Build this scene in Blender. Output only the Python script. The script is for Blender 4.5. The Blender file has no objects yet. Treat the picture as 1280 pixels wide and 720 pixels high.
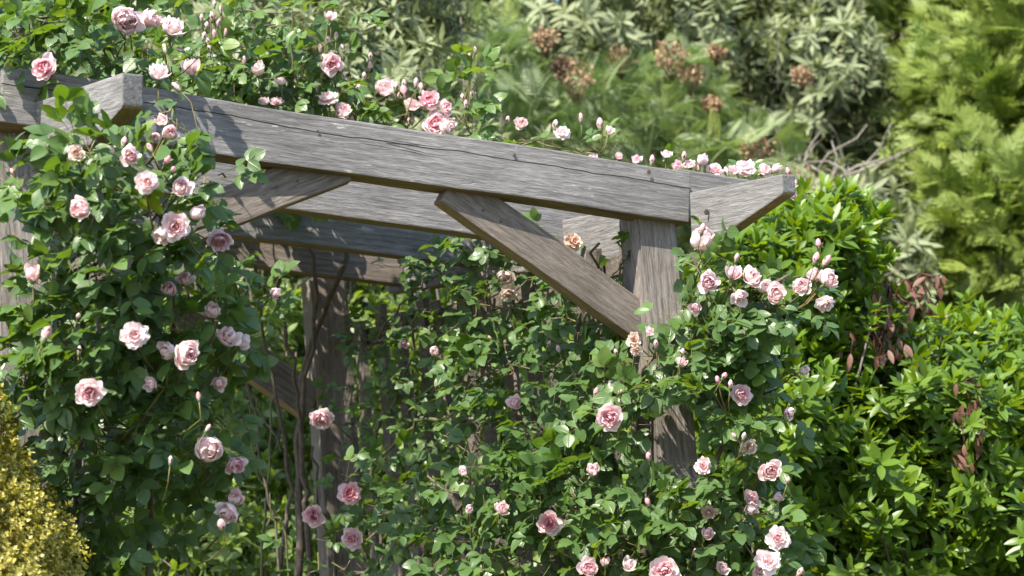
import bpy, bmesh, math
import numpy as np
from mathutils import Vector, Matrix

rng = np.random.default_rng(11)
R = math.radians
sc = bpy.context.scene
COL = sc.collection

# ------------------------------------------------------------------ camera
F_PX, W_PX, H_PX = 2500.0, 1280.0, 720.0
CAM = np.array([0.0, 0.0, 1.55])
PITCH, ROLL = R(8.2), R(4.5)
FWD = np.array([0, math.cos(PITCH), math.sin(PITCH)])
_r0 = np.array([1.0, 0, 0]); _u0 = np.array([0, -math.sin(PITCH), math.cos(PITCH)])
RGT = math.cos(ROLL) * _r0 - math.sin(ROLL) * _u0
UPV = math.cos(ROLL) * _u0 + math.sin(ROLL) * _r0
Z = np.array([0, 0, 1.0])

def P(px, py, d):
    """world point seen at a pixel of the photograph, d metres along the view axis"""
    px, py, d = np.asarray(px, float), np.asarray(py, float), np.asarray(d, float)
    x = (px - W_PX / 2) / F_PX * d
    y = -(py - H_PX / 2) / F_PX * d
    return CAM + x[..., None] * RGT + y[..., None] * UPV + d[..., None] * FWD

cd = bpy.data.cameras.new('camera'); cam = bpy.data.objects.new('camera', cd); COL.objects.link(cam)
m = Matrix.Identity(4)
for i in range(3):
    m[i][0], m[i][1], m[i][2], m[i][3] = RGT[i], UPV[i], -FWD[i], CAM[i]
cam.matrix_world = m
cd.sensor_width = 36.0; cd.lens = F_PX / W_PX * 36.0
cd.clip_start = 0.1; cd.clip_end = 500
cd.dof.use_dof = True; cd.dof.focus_distance = 4.95; cd.dof.aperture_fstop = 4.8
sc.camera = cam

# ------------------------------------------------------------------ light
w = bpy.data.worlds.new('World'); sc.world = w; w.use_nodes = True
nt = w.node_tree; nt.nodes.clear()
sky = nt.nodes.new('ShaderNodeTexSky'); sky.sky_type = 'NISHITA'; sky.sun_disc = False
SUN_EL, SUN_AZ = R(51), math.atan2(-0.53, -0.85)
sky.sun_elevation = SUN_EL; sky.sun_rotation = SUN_AZ
bg = nt.nodes.new('ShaderNodeBackground'); bg.inputs[1].default_value = 0.145
ow = nt.nodes.new('ShaderNodeOutputWorld')
nt.links.new(sky.outputs[0], bg.inputs[0]); nt.links.new(bg.outputs[0], ow.inputs[0])
ld = bpy.data.lights.new('sun', 'SUN'); ld.energy = 4.8; ld.angle = R(0.53); ld.color = (1.0, 0.935, 0.82)
sun = bpy.data.objects.new('sun', ld); COL.objects.link(sun)
tosun = Vector((math.cos(SUN_EL) * math.sin(SUN_AZ), math.cos(SUN_EL) * math.cos(SUN_AZ), math.sin(SUN_EL)))
sun.rotation_euler = tosun.to_track_quat('Z', 'Y').to_euler(); sun.location = (-4, -4, 8)
SUNV = np.array(tosun)

sc.view_settings.view_transform = 'Standard'; sc.view_settings.look = 'None'
sc.view_settings.exposure = 1.48; sc.view_settings.gamma = 1.0; sc.view_settings.use_curve_mapping = False
cy = sc.cycles
cy.max_bounces = 9; cy.diffuse_bounces = 5; cy.glossy_bounces = 2; cy.transmission_bounces = 6
cy.transparent_max_bounces = 4; cy.use_denoising = True; cy.use_adaptive_sampling = False; cy.caustics_reflective = False; cy.caustics_refractive = False
cy.sample_clamp_indirect = 2.0

# ------------------------------------------------------------------ object helpers
def tag(o, label=None, cat=None, group=None, kind=None):
    if label: o['label'] = label
    if cat: o['category'] = cat
    if group: o['group'] = group
    if kind: o['kind'] = kind
    return o

def empty(name, loc, label, cat, group=None):
    o = bpy.data.objects.new(name, None); COL.objects.link(o)
    o.location = tuple(float(v) for v in loc); o.empty_display_size = 0.1
    return tag(o, label, cat, group)

def link(name, me, parent=None, mw=None):
    """link mesh data (in world coordinates when mw is None) under a parent"""
    o = bpy.data.objects.new(name, me); COL.objects.link(o)
    M = mw if mw is not None else Matrix.Identity(4)
    if parent is not None:
        o.parent = parent
        par = world_of[parent.name] if parent.name in world_of else Matrix.Translation(parent.location)
        o.matrix_basis = par.inverted() @ M
    else:
        o.matrix_basis = M
    world_of[o.name] = M
    return o
world_of = {}

# ------------------------------------------------------------------ materials
def new_mat(name):
    ma = bpy.data.materials.new(name); ma.use_nodes = True
    n = ma.node_tree; n.nodes.clear()
    return ma, n
def nd(n, typ, **kw):
    x = n.nodes.new(typ)
    for k, v in kw.items():
        if k.startswith('i_'):
            key = k[2:]
            x.inputs[int(key) if key.isdigit() else key.replace('_', ' ')].default_value = v
        else: setattr(x, k, v)
    return x
def ramp(n, fac, stops):
    r = n.nodes.new('ShaderNodeValToRGB')
    el = r.color_ramp.elements
    while len(el) < len(stops): el.new(0.5)
    for e, (p, c) in zip(el, stops): e.position = p; e.color = tuple(c) + (1,) if len(c) == 3 else c
    n.links.new(fac, r.inputs[0]); return r

def leaf_mat(name, stops, under, rough=0.38, transl=0.35, tcol=(0.25, 0.42, 0.05), spec=0.5, veins=False):
    ma, n = new_mat(name); L = n.links.new
    at = nd(n, 'ShaderNodeAttribute', attribute_name='rnd')
    rp = ramp(n, at.outputs['Fac'], stops)
    geo = nd(n, 'ShaderNodeNewGeometry')
    tc = nd(n, 'ShaderNodeTexCoord')
    nz = nd(n, 'ShaderNodeTexNoise', i_Scale=60.0, i_Detail=2.0); L(tc.outputs['Object'], nz.inputs['Vector'])
    hs = nd(n, 'ShaderNodeHueSaturation')
    mr = nd(n, 'ShaderNodeMapRange', i_1=0.3, i_2=0.7, i_3=0.75, i_4=1.25)
    L(nz.outputs['Fac'], mr.inputs[0]); L(mr.outputs[0], hs.inputs['Value']); L(rp.outputs[0], hs.inputs['Color'])
    col = hs.outputs[0]
    bump = None
    if veins:
        uv = nd(n, 'ShaderNodeUVMap', uv_map='uv'); sp = nd(n, 'ShaderNodeSeparateXYZ'); L(uv.outputs[0], sp.inputs[0])
        ab = nd(n, 'ShaderNodeMath', operation='ABSOLUTE'); L(sp.outputs[1], ab.inputs[0])
        mid = nd(n, 'ShaderNodeMapRange', i_1=0.0, i_2=0.09, i_3=1.0, i_4=0.0); L(ab.outputs[0], mid.inputs[0])
        a2 = nd(n, 'ShaderNodeMath', operation='MULTIPLY_ADD', i_1=-0.35); L(ab.outputs[0], a2.inputs[0]); L(sp.outputs[0], a2.inputs[2])
        sn = nd(n, 'ShaderNodeMath', operation='MULTIPLY', i_1=44.0); L(a2.outputs[0], sn.inputs[0])
        si = nd(n, 'ShaderNodeMath', operation='SINE'); L(sn.outputs[0], si.inputs[0])
        vm = nd(n, 'ShaderNodeMapRange', i_1=0.8, i_2=1.0, i_3=0.0, i_4=0.35); L(si.outputs[0], vm.inputs[0])
        mx0 = nd(n, 'ShaderNodeMath', operation='MAXIMUM'); L(mid.outputs[0], mx0.inputs[0]); L(vm.outputs[0], mx0.inputs[1])
        mm = nd(n, 'ShaderNodeMath', operation='MULTIPLY', i_1=0.4); L(mx0.outputs[0], mm.inputs[0])
        mc = nd(n, 'ShaderNodeMixRGB', i_Color2=(0.17, 0.26, 0.09, 1)); L(mm.outputs[0], mc.inputs[0]); L(col, mc.inputs[1])
        col = mc.outputs[0]
        bump = nd(n, 'ShaderNodeBump', i_Strength=0.35, i_Distance=0.002, invert=True); L(mx0.outputs[0], bump.inputs['Height'])
    mxu = nd(n, 'ShaderNodeMixRGB', i_Color2=tuple(under) + (1,))
    fb = nd(n, 'ShaderNodeMath', operation='MULTIPLY', i_1=0.75); L(geo.outputs['Backfacing'], fb.inputs[0])
    L(fb.outputs[0], mxu.inputs[0]); L(col, mxu.inputs[1])
    pb = nd(n, 'ShaderNodeBsdfPrincipled', i_Roughness=rough); pb.inputs['Specular IOR Level'].default_value = spec
    L(mxu.outputs[0], pb.inputs['Base Color'])
    if bump: L(bump.outputs[0], pb.inputs['Normal'])
    tr = nd(n, 'ShaderNodeBsdfTranslucent')
    tm = nd(n, 'ShaderNodeMixRGB', blend_type='MIX', i_0=0.5, i_2=tuple(tcol) + (1,)); L(col, tm.inputs[1]); L(tm.outputs[0], tr.inputs[0])
    ms = nd(n, 'ShaderNodeMixShader', i_0=transl); L(pb.outputs[0], ms.inputs[1]); L(tr.outputs[0], ms.inputs[2])
    o = nd(n, 'ShaderNodeOutputMaterial'); L(ms.outputs[0], o.inputs[0])
    return ma

def plain_mat(name, c1, c2, rough=0.7, scale=30.0, stretch=(1, 1, 1), bump=0.3):
    ma, n = new_mat(name); L = n.links.new
    tc = nd(n, 'ShaderNodeTexCoord'); mp = nd(n, 'ShaderNodeMapping'); mp.inputs['Scale'].default_value = stretch
    nz = nd(n, 'ShaderNodeTexNoise', i_Scale=scale, i_Detail=5.0, i_Roughness=0.65)
    L(tc.outputs['Object'], mp.inputs[0]); L(mp.outputs[0], nz.inputs['Vector'])
    rp = ramp(n, nz.outputs['Fac'], [(0.3, c1), (0.7, c2)])
    pb = nd(n, 'ShaderNodeBsdfPrincipled', i_Roughness=rough); L(rp.outputs[0], pb.inputs['Base Color'])
    bp = nd(n, 'ShaderNodeBump', i_Strength=bump, i_Distance=0.004); L(nz.outputs['Fac'], bp.inputs['Height']); L(bp.outputs[0], pb.inputs['Normal'])
    o = nd(n, 'ShaderNodeOutputMaterial'); L(pb.outputs[0], o.inputs[0]); return ma

def wood_mat(name, dark, mid, light, crack_z=None, grain=1.0, lichen=0.5):
    """weathered oak, grain along local X"""
    ma, n = new_mat(name); L = n.links.new
    tc = nd(n, 'ShaderNodeTexCoord'); oi = nd(n, 'ShaderNodeObjectInfo')
    off = nd(n, 'ShaderNodeVectorMath', operation='SCALE'); off.inputs[0].default_value = (7.3, 3.1, 5.7)
    rsc = nd(n, 'ShaderNodeMath', operation='MULTIPLY', i_1=9.0); L(oi.outputs['Random'], rsc.inputs[0]); L(rsc.outputs[0], off.inputs['Scale'])
    ad = nd(n, 'ShaderNodeVectorMath', operation='ADD'); L(tc.outputs['Object'], ad.inputs[0]); L(off.outputs[0], ad.inputs[1])
    def noise(scale, st, det=6.0, rough=0.65, dist=0.0):
        mp = nd(n, 'ShaderNodeMapping'); mp.inputs['Scale'].default_value = st; L(ad.outputs[0], mp.inputs[0])
        nz = nd(n, 'ShaderNodeTexNoise', i_Scale=scale, i_Detail=det, i_Roughness=rough, i_Distortion=dist); L(mp.outputs[0], nz.inputs['Vector']); return nz.outputs['Fac']
    broad = noise(9.0, (0.35, 1, 1), 4.0, 0.6, 0.6)
    fine = noise(125.0, (0.15, 1, 1), 6.0, 0.75, 0.5)
    fibre = noise(240.0, (0.07, 1, 1), 3.0, 0.6)
    speck = noise(62.0, (0.25, 1, 1), 4.0, 0.75)
    blot = noise(3.2, (0.8, 1, 1), 3.0, 0.55)
    # cathedral grain: bands of a distorted distance field
    mpw = nd(n, 'ShaderNodeMapping'); mpw.inputs['Scale'].default_value = (0.16, 1, 1); L(ad.outputs[0], mpw.inputs[0])
    wv = nd(n, 'ShaderNodeTexWave', wave_type='BANDS', bands_direction='Z', i_Scale=16.0, i_Distortion=7.0, i_Detail=3.0); wv.inputs['Detail Scale'].default_value = 0.7
    L(mpw.outputs[0], wv.inputs['Vector'])
    s1 = nd(n, 'ShaderNodeMath', operation='MULTIPLY_ADD', i_1=0.5); L(fine, s1.inputs[0])
    s2 = nd(n, 'ShaderNodeMath', operation='MULTIPLY_ADD', i_1=0.3, i_2=0.0); L(broad, s2.inputs[0]); L(s2.outputs[0], s1.inputs[2])
    s3 = nd(n, 'ShaderNodeMath', operation='MULTIPLY_ADD', i_1=0.05); L(wv.outputs['Fac'], s3.inputs[0]); L(s1.outputs[0], s3.inputs[2])
    s4 = nd(n, 'ShaderNodeMath', operation='MULTIPLY_ADD', i_1=0.24); L(blot, s4.inputs[0]); L(s3.outputs[0], s4.inputs[2])
    rp = ramp(n, s4.outputs[0], [(0.36, dark), (0.52, mid), (0.70, light)])
    fr = nd(n, 'ShaderNodeMapRange', i_1=0.3, i_2=0.7, i_3=0.72, i_4=1.2); L(fibre, fr.inputs[0])
    hv = nd(n, 'ShaderNodeHueSaturation'); L(fr.outputs[0], hv.inputs['Value']); L(rp.outputs[0], hv.inputs['Color'])
    col = hv.outputs[0]
    # pale lichen flecks
    lm = nd(n, 'ShaderNodeMapRange', i_1=0.64, i_2=0.72, i_3=0.0, i_4=lichen); L(speck, lm.inputs[0])
    mc = nd(n, 'ShaderNodeMixRGB', i_Color2=(0.5, 0.49, 0.46, 1)); L(lm.outputs[0], mc.inputs[0]); L(col, mc.inputs[1]); col = mc.outputs[0]
    # dark weather stains
    dm = nd(n, 'ShaderNodeMapRange', i_1=0.56, i_2=0.75, i_3=0.0, i_4=0.45); L(broad, dm.inputs[0])
    md = nd(n, 'ShaderNodeMixRGB', i_Color2=tuple(0.55 * v for v in dark) + (1,)); L(dm.outputs[0], md.inputs[0]); L(col, md.inputs[1]); col = md.outputs[0]
    hgt = nd(n, 'ShaderNodeMath', operation='MULTIPLY_ADD', i_1=0.5); L(fibre, hgt.inputs[0]); L(fine, hgt.inputs[2])
    h = hgt.outputs[0]
    # drying checks: thin dark lines where a stretched noise crosses a level
    ck = noise(13.0, (0.06, 1, 1), 3.0, 0.5, 0.0)
    c0 = nd(n, 'ShaderNodeMath', operation='SUBTRACT', i_1=0.5); L(ck, c0.inputs[0])
    c1 = nd(n, 'ShaderNodeMath', operation='ABSOLUTE'); L(c0.outputs[0], c1.inputs[0])
    c2 = nd(n, 'ShaderNodeMapRange', i_1=0.001, i_2=0.004, i_3=0.75, i_4=0.0); L(c1.outputs[0], c2.inputs[0])
    gate = noise(4.0, (0.6, 2, 2), 1.0, 0.5)
    g2 = nd(n, 'ShaderNodeMapRange', i_1=0.58, i_2=0.66, i_3=0.0, i_4=1.0); L(gate, g2.inputs[0])
    cm = nd(n, 'ShaderNodeMath', operation='MULTIPLY'); L(c2.outputs[0], cm.inputs[0]); L(g2.outputs[0], cm.inputs[1])
    crk = cm.outputs[0]
    if crack_z is not None:   # one long split running the length of the timber
        sp = nd(n, 'ShaderNodeSeparateXYZ'); L(tc.outputs['Object'], sp.inputs[0])
        wob = noise(2.2, (1, 0, 0), 4.0, 0.6)
        w1 = nd(n, 'ShaderNodeMath', operation='MULTIPLY_ADD', i_1=0.05, i_2=crack_z - 0.025); L(wob, w1.inputs[0])
        df = nd(n, 'ShaderNodeMath', operation='SUBTRACT'); L(sp.outputs[2], df.inputs[0]); L(w1.outputs[0], df.inputs[1])
        da = nd(n, 'ShaderNodeMath', operation='ABSOLUTE'); L(df.outputs[0], da.inputs[0])
        dr = nd(n, 'ShaderNodeMapRange', i_1=0.0006, i_2=0.0017, i_3=1.0, i_4=0.0); L(da.outputs[0], dr.inputs[0])
        mxx = nd(n, 'ShaderNodeMath', operation='MAXIMUM'); L(dr.outputs[0], mxx.inputs[0]); L(crk, mxx.inputs[1]); crk = mxx.outputs[0]
    kp = nd(n, 'ShaderNodeMapping'); kp.inputs['Scale'].default_value = (2.6, 8.0, 8.0); L(ad.outputs[0], kp.inputs[0])
    vo = nd(n, 'ShaderNodeTexVoronoi', i_Scale=1.0); L(kp.outputs[0], vo.inputs['Vector'])
    kc = nd(n, 'ShaderNodeSeparateColor'); L(vo.outputs['Color'], kc.inputs[0])
    kg = nd(n, 'ShaderNodeMath', operation='GREATER_THAN', i_1=0.45); L(kc.outputs[0], kg.inputs[0])
    kr = nd(n, 'ShaderNodeMapRange', i_1=0.05, i_2=0.13, i_3=0.85, i_4=0.0); L(vo.outputs['Distance'], kr.inputs[0])
    kk = nd(n, 'ShaderNodeMath', operation='MULTIPLY'); L(kg.outputs[0], kk.inputs[0]); L(kr.outputs[0], kk.inputs[1])
    mkn = nd(n, 'ShaderNodeMixRGB', i_Color2=(0.035, 0.026, 0.02, 1)); L(kk.outputs[0], mkn.inputs[0]); L(col, mkn.inputs[1]); col = mkn.outputs[0]
    mk = nd(n, 'ShaderNodeMixRGB', i_Color2=(0.018, 0.015, 0.013, 1)); L(crk, mk.inputs[0]); L(col, mk.inputs[1])
    hs = nd(n, 'ShaderNodeMath', operation='MULTIPLY_ADD', i_1=-1.6); L(crk, hs.inputs[0]); L(h, hs.inputs[2])
    bp = nd(n, 'ShaderNodeBump', i_Strength=0.75 * grain, i_Distance=0.004); L(hs.outputs[0], bp.inputs['Height'])
    pb = nd(n, 'ShaderNodeBsdfPrincipled', i_Roughness=0.8); pb.inputs['Specular IOR Level'].default_value = 0.25
    L(mk.outputs[0], pb.inputs['Base Color']); L(bp.outputs[0], pb.inputs['Normal'])
    o = nd(n, 'ShaderNodeOutputMaterial'); L(pb.outputs[0], o.inputs[0]); return ma

GREY = ((0.075, 0.070, 0.067), (0.142, 0.135, 0.131), (0.255, 0.244, 0.236))
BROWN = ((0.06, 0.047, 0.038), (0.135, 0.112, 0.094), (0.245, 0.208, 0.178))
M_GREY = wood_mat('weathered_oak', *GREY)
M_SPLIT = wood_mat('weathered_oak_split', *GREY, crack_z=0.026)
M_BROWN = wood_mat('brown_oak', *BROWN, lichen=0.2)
M_POST = wood_mat('post_oak', (0.06, 0.05, 0.043), (0.155, 0.135, 0.12), (0.31, 0.28, 0.25), lichen=0.25)  # brown streaks put the beam's shadow into the post colour
M_UNDER = wood_mat('sheltered_oak_bounce', (0.13, 0.085, 0.045), (0.24, 0.165, 0.09), (0.36, 0.26, 0.15), lichen=0.05)  # unweathered brown underside, its colour lightened to imitate bounced light
M_IRON = plain_mat('rusty_iron', (0.02, 0.016, 0.013), (0.07, 0.045, 0.03), 0.6)

M_ROSELEAF = leaf_mat('rose_leaf', [(0.0, (0.02, 0.055, 0.008)), (0.45, (0.047, 0.112, 0.010)), (0.8, (0.105, 0.19, 0.010)), (1.0, (0.22, 0.29, 0.018))],
                      (0.075, 0.13, 0.045), rough=0.37, transl=0.33, tcol=(0.24, 0.38, 0.015), spec=0.42, veins=True)
M_CANE = plain_mat('rose_cane', (0.05, 0.055, 0.02), (0.12, 0.115, 0.045), 0.6, 40)
M_OLDCANE = plain_mat('old_cane', (0.045, 0.035, 0.026), (0.13, 0.10, 0.075), 0.8, 50)
M_REDSTEM = plain_mat('red_stem', (0.10, 0.055, 0.022), (0.13, 0.14, 0.035), 0.55, 25)
M_CALYX = plain_mat('calyx', (0.07, 0.12, 0.03), (0.16, 0.2, 0.07), 0.55, 80)
M_BARK = plain_mat('bark', (0.06, 0.05, 0.04), (0.18, 0.155, 0.13), 0.9, 25, (1, 1, 0.3), 0.6)
M_TWIG = plain_mat('grey_twig', (0.12, 0.10, 0.085), (0.3, 0.27, 0.235), 0.85, 40)

def petal_mat(name, pale, deep, edge):
    ma, n = new_mat(name); L = n.links.new
    at = nd(n, 'ShaderNodeAttribute', attribute_name='rnd')
    oi = nd(n, 'ShaderNodeObjectInfo')
    rp = ramp(n, at.outputs['Fac'], [(0.0, edge), (0.3, pale), (1.0, deep)])
    hs = nd(n, 'ShaderNodeHueSaturation')
    sr = nd(n, 'ShaderNodeMapRange', i_1=0.0, i_2=1.0, i_3=0.65, i_4=1.05); L(oi.outputs['Random'], sr.inputs[0]); L(sr.outputs[0], hs.inputs['Saturation'])
    L(rp.outputs[0], hs.inputs['Color'])
    tc = nd(n, 'ShaderNodeTexCoord'); nz = nd(n, 'ShaderNodeTexNoise', i_Scale=2.5, i_Detail=3.0); L(tc.outputs['Object'], nz.inputs['Vector'])
    mr = nd(n, 'ShaderNodeMapRange', i_1=0.3, i_2=0.7, i_3=0.86, i_4=1.08); L(nz.outputs['Fac'], mr.inputs[0]); L(mr.outputs[0], hs.inputs['Value'])
    pb = nd(n, 'ShaderNodeBsdfPrincipled', i_Roughness=0.6); pb.inputs['Specular IOR Level'].default_value = 0.2; L(hs.outputs[0], pb.inputs['Base Color'])
    tr = nd(n, 'ShaderNodeBsdfTranslucent'); L(hs.outputs[0], tr.inputs[0])
    ms = nd(n, 'ShaderNodeMixShader', i_0=0.45); L(pb.outputs[0], ms.inputs[1]); L(tr.outputs[0], ms.inputs[2])
    o = nd(n, 'ShaderNodeOutputMaterial'); L(ms.outputs[0], o.inputs[0]); return ma
M_PETAL = petal_mat('pink_petal', (0.86, 0.535, 0.585), (0.79, 0.31, 0.41), (0.89, 0.69, 0.71))
M_PALE = petal_mat('blush_petal', (0.88, 0.62, 0.635), (0.82, 0.39, 0.45), (0.90, 0.74, 0.73))
M_OLDPETAL = petal_mat('faded_petal', (0.74, 0.52, 0.42), (0.58, 0.30, 0.22), (0.80, 0.68, 0.58))

# ------------------------------------------------------------------ mesh collectors
def unit(v):
    v = np.asarray(v, float); return v / (np.linalg.norm(v, axis=-1, keepdims=True) + 1e-9)
def rand_dir(n): return unit(rng.normal(size=(n, 3)))
def frames(d, nrm):
    """rows of 3x3: columns x (length) = d, y (across), z (normal) close to nrm"""
    x = unit(d); y = unit(np.cross(nrm, x)); z = np.cross(x, y)
    return np.stack([x, y, z], axis=-1)

class Leaves:
    """one mesh of many copies of small templates, each copy with its own random value"""
    def __init__(s): s.v, s.f, s.uv, s.rnd, s.mi, s.n = [], [], [], [], [], 0
    def add(s, tpl, pos, mats, scale, rnd, mat=0):
        tv, tf, tuv = tpl
        N, V = len(pos), len(tv)
        if N == 0: return
        sc_ = np.asarray(scale, float)
        if sc_.ndim == 0: sc_ = np.full(N, float(sc_))
        if sc_.ndim == 1: sc_ = sc_[:, None].repeat(3, 1)
        loc = tv[None] * sc_[:, None, :]
        vv = np.einsum('nij,nvj->nvi', mats, loc) + np.asarray(pos)[:, None, :]
        s.v.append(vv.reshape(-1, 3)); s.uv.append(np.tile(tuv, (N, 1)))
        s.rnd.append(np.repeat(np.broadcast_to(rnd, (N,)), V))
        offs = s.n + np.arange(N) * V
        for k, arr in tf.items():
            a = (arr[None] + offs[:, None, None]).reshape(-1, k)
            s.f.append((k, a)); s.mi.append(np.full(len(a), mat))
        s.n += N * V
    def tube(s, pts, r0, r1, mat=0, sides=6, rnd=0.5):
        pts = np.asarray(pts, float); K = len(pts)
        t = unit(np.gradient(pts, axis=0)); ref = np.array([0.31, 0.9, 0.2])
        a = unit(np.cross(t, ref)); b = np.cross(t, a)
        ang = np.arange(sides) * 2 * math.pi / sides
        rr = np.linspace(r0, r1, K)[:, None, None]
        v = pts[:, None, :] + rr * (np.cos(ang)[None, :, None] * a[:, None, :] + np.sin(ang)[None, :, None] * b[:, None, :])
        i = np.arange(K - 1)[:, None] * sides; j = np.arange(sides)[None]; j2 = (j + 1) % sides
        q = np.stack([i + j, i + j2, i + sides + j2, i + sides + j], -1).reshape(-1, 4)
        caps = np.array([list(range(sides))[::-1], [(K - 1) * sides + x for x in range(sides)]])
        s.v.append(v.reshape(-1, 3)); s.uv.append(np.zeros((K * sides, 2))); s.rnd.append(np.full(K * sides, rnd))
        s.f.append((4, q + s.n)); s.mi.append(np.full(len(q), mat))
        s.f.append((sides, caps + s.n)); s.mi.append(np.full(2, mat))
        s.n += K * sides
    def mesh(s, name, mats, smooth=True):
        me = bpy.data.meshes.new(name)
        v = np.concatenate(s.v); me.vertices.add(len(v)); me.vertices.foreach_set('co', v.astype(np.float32).ravel())
        li = np.concatenate([a.ravel() for k, a in s.f]); tot = np.concatenate([np.full(len(a), k) for k, a in s.f])
        st = np.concatenate([[0], np.cumsum(tot)[:-1]])
        me.loops.add(len(li)); me.loops.foreach_set('vertex_index', li.astype(np.int32))
        me.polygons.add(len(tot)); me.polygons.foreach_set('loop_start', st.astype(np.int32)); me.polygons.foreach_set('loop_total', tot.astype(np.int32))
        me.polygons.foreach_set('material_index', np.concatenate(s.mi).astype(np.int32))
        me.polygons.foreach_set('use_smooth', np.full(len(tot), smooth))
        a = me.attributes.new('rnd', 'FLOAT', 'POINT'); a.data.foreach_set('value', np.concatenate(s.rnd).astype(np.float32))
        ul = me.uv_layers.new(name='uv'); uv = np.concatenate(s.uv)[li]; ul.data.foreach_set('uv', uv.astype(np.float32).ravel())
        for x in mats: me.materials.append(x)
        me.update(calc_edges=True); me.validate(verbose=False)
        return me

def leaf_tpl(width, rows, prof=1.0, peak=0.42, fold=0.18, droop=0.15, cup=0.0, wave=0.0):
    """leaf of unit length along +X, upper side +Z; width = full width / length"""
    V, U = [(0, 0, 0)], [(0, 0)]
    ts = np.linspace(0, 1, rows + 2)[1:-1]
    for i, t in enumerate(ts):
        q = t ** (math.log(0.5) / math.log(peak))
        hw = 0.5 * width * math.sin(math.pi * q) ** prof
        z = -droop * t * t
        for sgn in (-1, 0, 1):
            V.append((t, sgn * hw, z + abs(sgn) * (fold * hw - cup * hw) + wave * sgn * math.sin(i * 2.1) * hw)); U.append((t, sgn * hw / (0.5 * width)))
    V.append((1, 0, -droop)); U.append((1, 0))
    q, tr = [], [(0, 2, 1), (0, 3, 2)]
    for i in range(rows - 1):
        a = 1 + 3 * i
        q += [(a, a + 1, a + 4, a + 3), (a + 1, a + 2, a + 5, a + 4)]
    a = 1 + 3 * (rows - 1); e = len(V) - 1
    tr += [(a, a + 1, e), (a + 1, a + 2, e)]
    f = {3: np.array(tr)}
    if q: f[4] = np.array(q)
    return np.array(V, float), f, np.array(U, float)

def merge_tpl(items):
    """items: (tpl, 3x3, pos, scale) -> one template"""
    V, U, F, n = [], [], {}, 0
    for tpl, M, p, s in items:
        v = (tpl[0] * s) @ np.asarray(M).T + p
        V.append(v); U.append(tpl[2])
        for k, a in tpl[1].items(): F.setdefault(k, []).append(a + n)
        n += len(v)
    return np.concatenate(V), {k: np.concatenate(a) for k, a in F.items()}, np.concatenate(U)
def rotz(a): return np.array([[math.cos(a), -math.sin(a), 0], [math.sin(a), math.cos(a), 0], [0, 0, 1.0]])
def roty(a): return np.array([[math.cos(a), 0, math.sin(a)], [0, 1.0, 0], [-math.sin(a), 0, math.cos(a)]])
def rotx(a): return np.array([[1.0, 0, 0], [0, math.cos(a), -math.sin(a)], [0, math.sin(a), math.cos(a)]])

# ------------------------------------------------------------------ ground
gv = [(-60, -15, 0), (60, -15, 0), (60, 90, 0), (-60, 90, 0)]
gm = bpy.data.meshes.new('ground'); gm.from_pydata(gv, [], [(0, 1, 2, 3)])
gm.materials.append(plain_mat('soil_and_turf', (0.03, 0.04, 0.015), (0.075, 0.07, 0.035), 0.95, 3.0))
go = bpy.data.objects.new('ground', gm); COL.objects.link(go); tag(go, kind='structure')

# ------------------------------------------------------------------ pergola
def dA(px): return 1.0 / (1 / 4.75 + (px - 215) / (850 - 215) * (1 / 5.23 - 1 / 4.75))   # depth of the front beam's face
pr_xy = P(808, 285, dA(808) + 0.06)
pergola = empty('pergola', (pr_xy[0], pr_xy[1], 0), 'weathered grey timber pergola with diagonal braces and a trellis side, draped in roses', 'pergola')

def timber(name, a, b, h, w_, mat, prof=None, ydir=None, under=True, label=None, bev=0.004, ext0=0.0, ext1=0.0, up=Z):
    """timber whose front face's centre line runs a -> b; depth w_ goes away from the viewer"""
    a = np.asarray(a, float); b = np.asarray(b, float); x = unit(b - a)
    a = a - x * ext0; b = b + x * ext1; Lh = float(np.linalg.norm(b - a))
    z = unit(up - x * np.dot(up, x)); y = np.cross(z, x)
    if prof is None: prof = [(0, -h / 2), (Lh, -h / 2), (Lh, h / 2), (0, h / 2)]
    else: prof = prof(Lh)
    bm = bmesh.new()
    # a few cross sections so the timber can be a touch uneven
    v0 = [bm.verts.new((p[0], 0, p[1])) for p in prof]; v1 = [bm.verts.new((p[0], w_, p[1])) for p in prof]
    n_ = len(prof)
    bm.faces.new(v0); bm.faces.new(v1[::-1])
    for i in range(n_): bm.faces.new((v0[i], v1[i], v1[(i + 1) % n_], v0[(i + 1) % n_]))
    bmesh.ops.recalc_face_normals(bm, faces=bm.faces)
    bmesh.ops.bevel(bm, geom=list(bm.edges), offset=bev, segments=2, affect='EDGES', profile=0.6)
    if Lh > 0.6:
        for k in range(1, 14):
            bmesh.ops.bisect_plane(bm, geom=bm.verts[:] + bm.edges[:] + bm.faces[:], plane_co=(Lh * k / 14, 0, 0), plane_no=(1, 0, 0))
        ph = rng.uniform(0, 6, 4)
        for v in bm.verts:
            v.co.z += 0.0022 * math.sin(v.co.x * 5.1 + ph[0]) + 0.0012 * math.sin(v.co.x * 13 + ph[1])
            v.co.y += 0.0018 * math.sin(v.co.x * 6.3 + ph[2])
    bm.normal_update()
    if under:
        for f in bm.faces:
            if f.normal.z < -0.35: f.material_index = 1
    me = bpy.data.meshes.new(name); bm.to_mesh(me); bm.free()
    me.materials.append(mat); me.materials.append(M_UNDER)
    M = Matrix.Identity(4)
    for i in range(3): M[i][0], M[i][1], M[i][2], M[i][3] = x[i], y[i], z[i], a[i]
    o = link(name, me, pergola, M)
    if label: o['label'] = label
    return o

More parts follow.
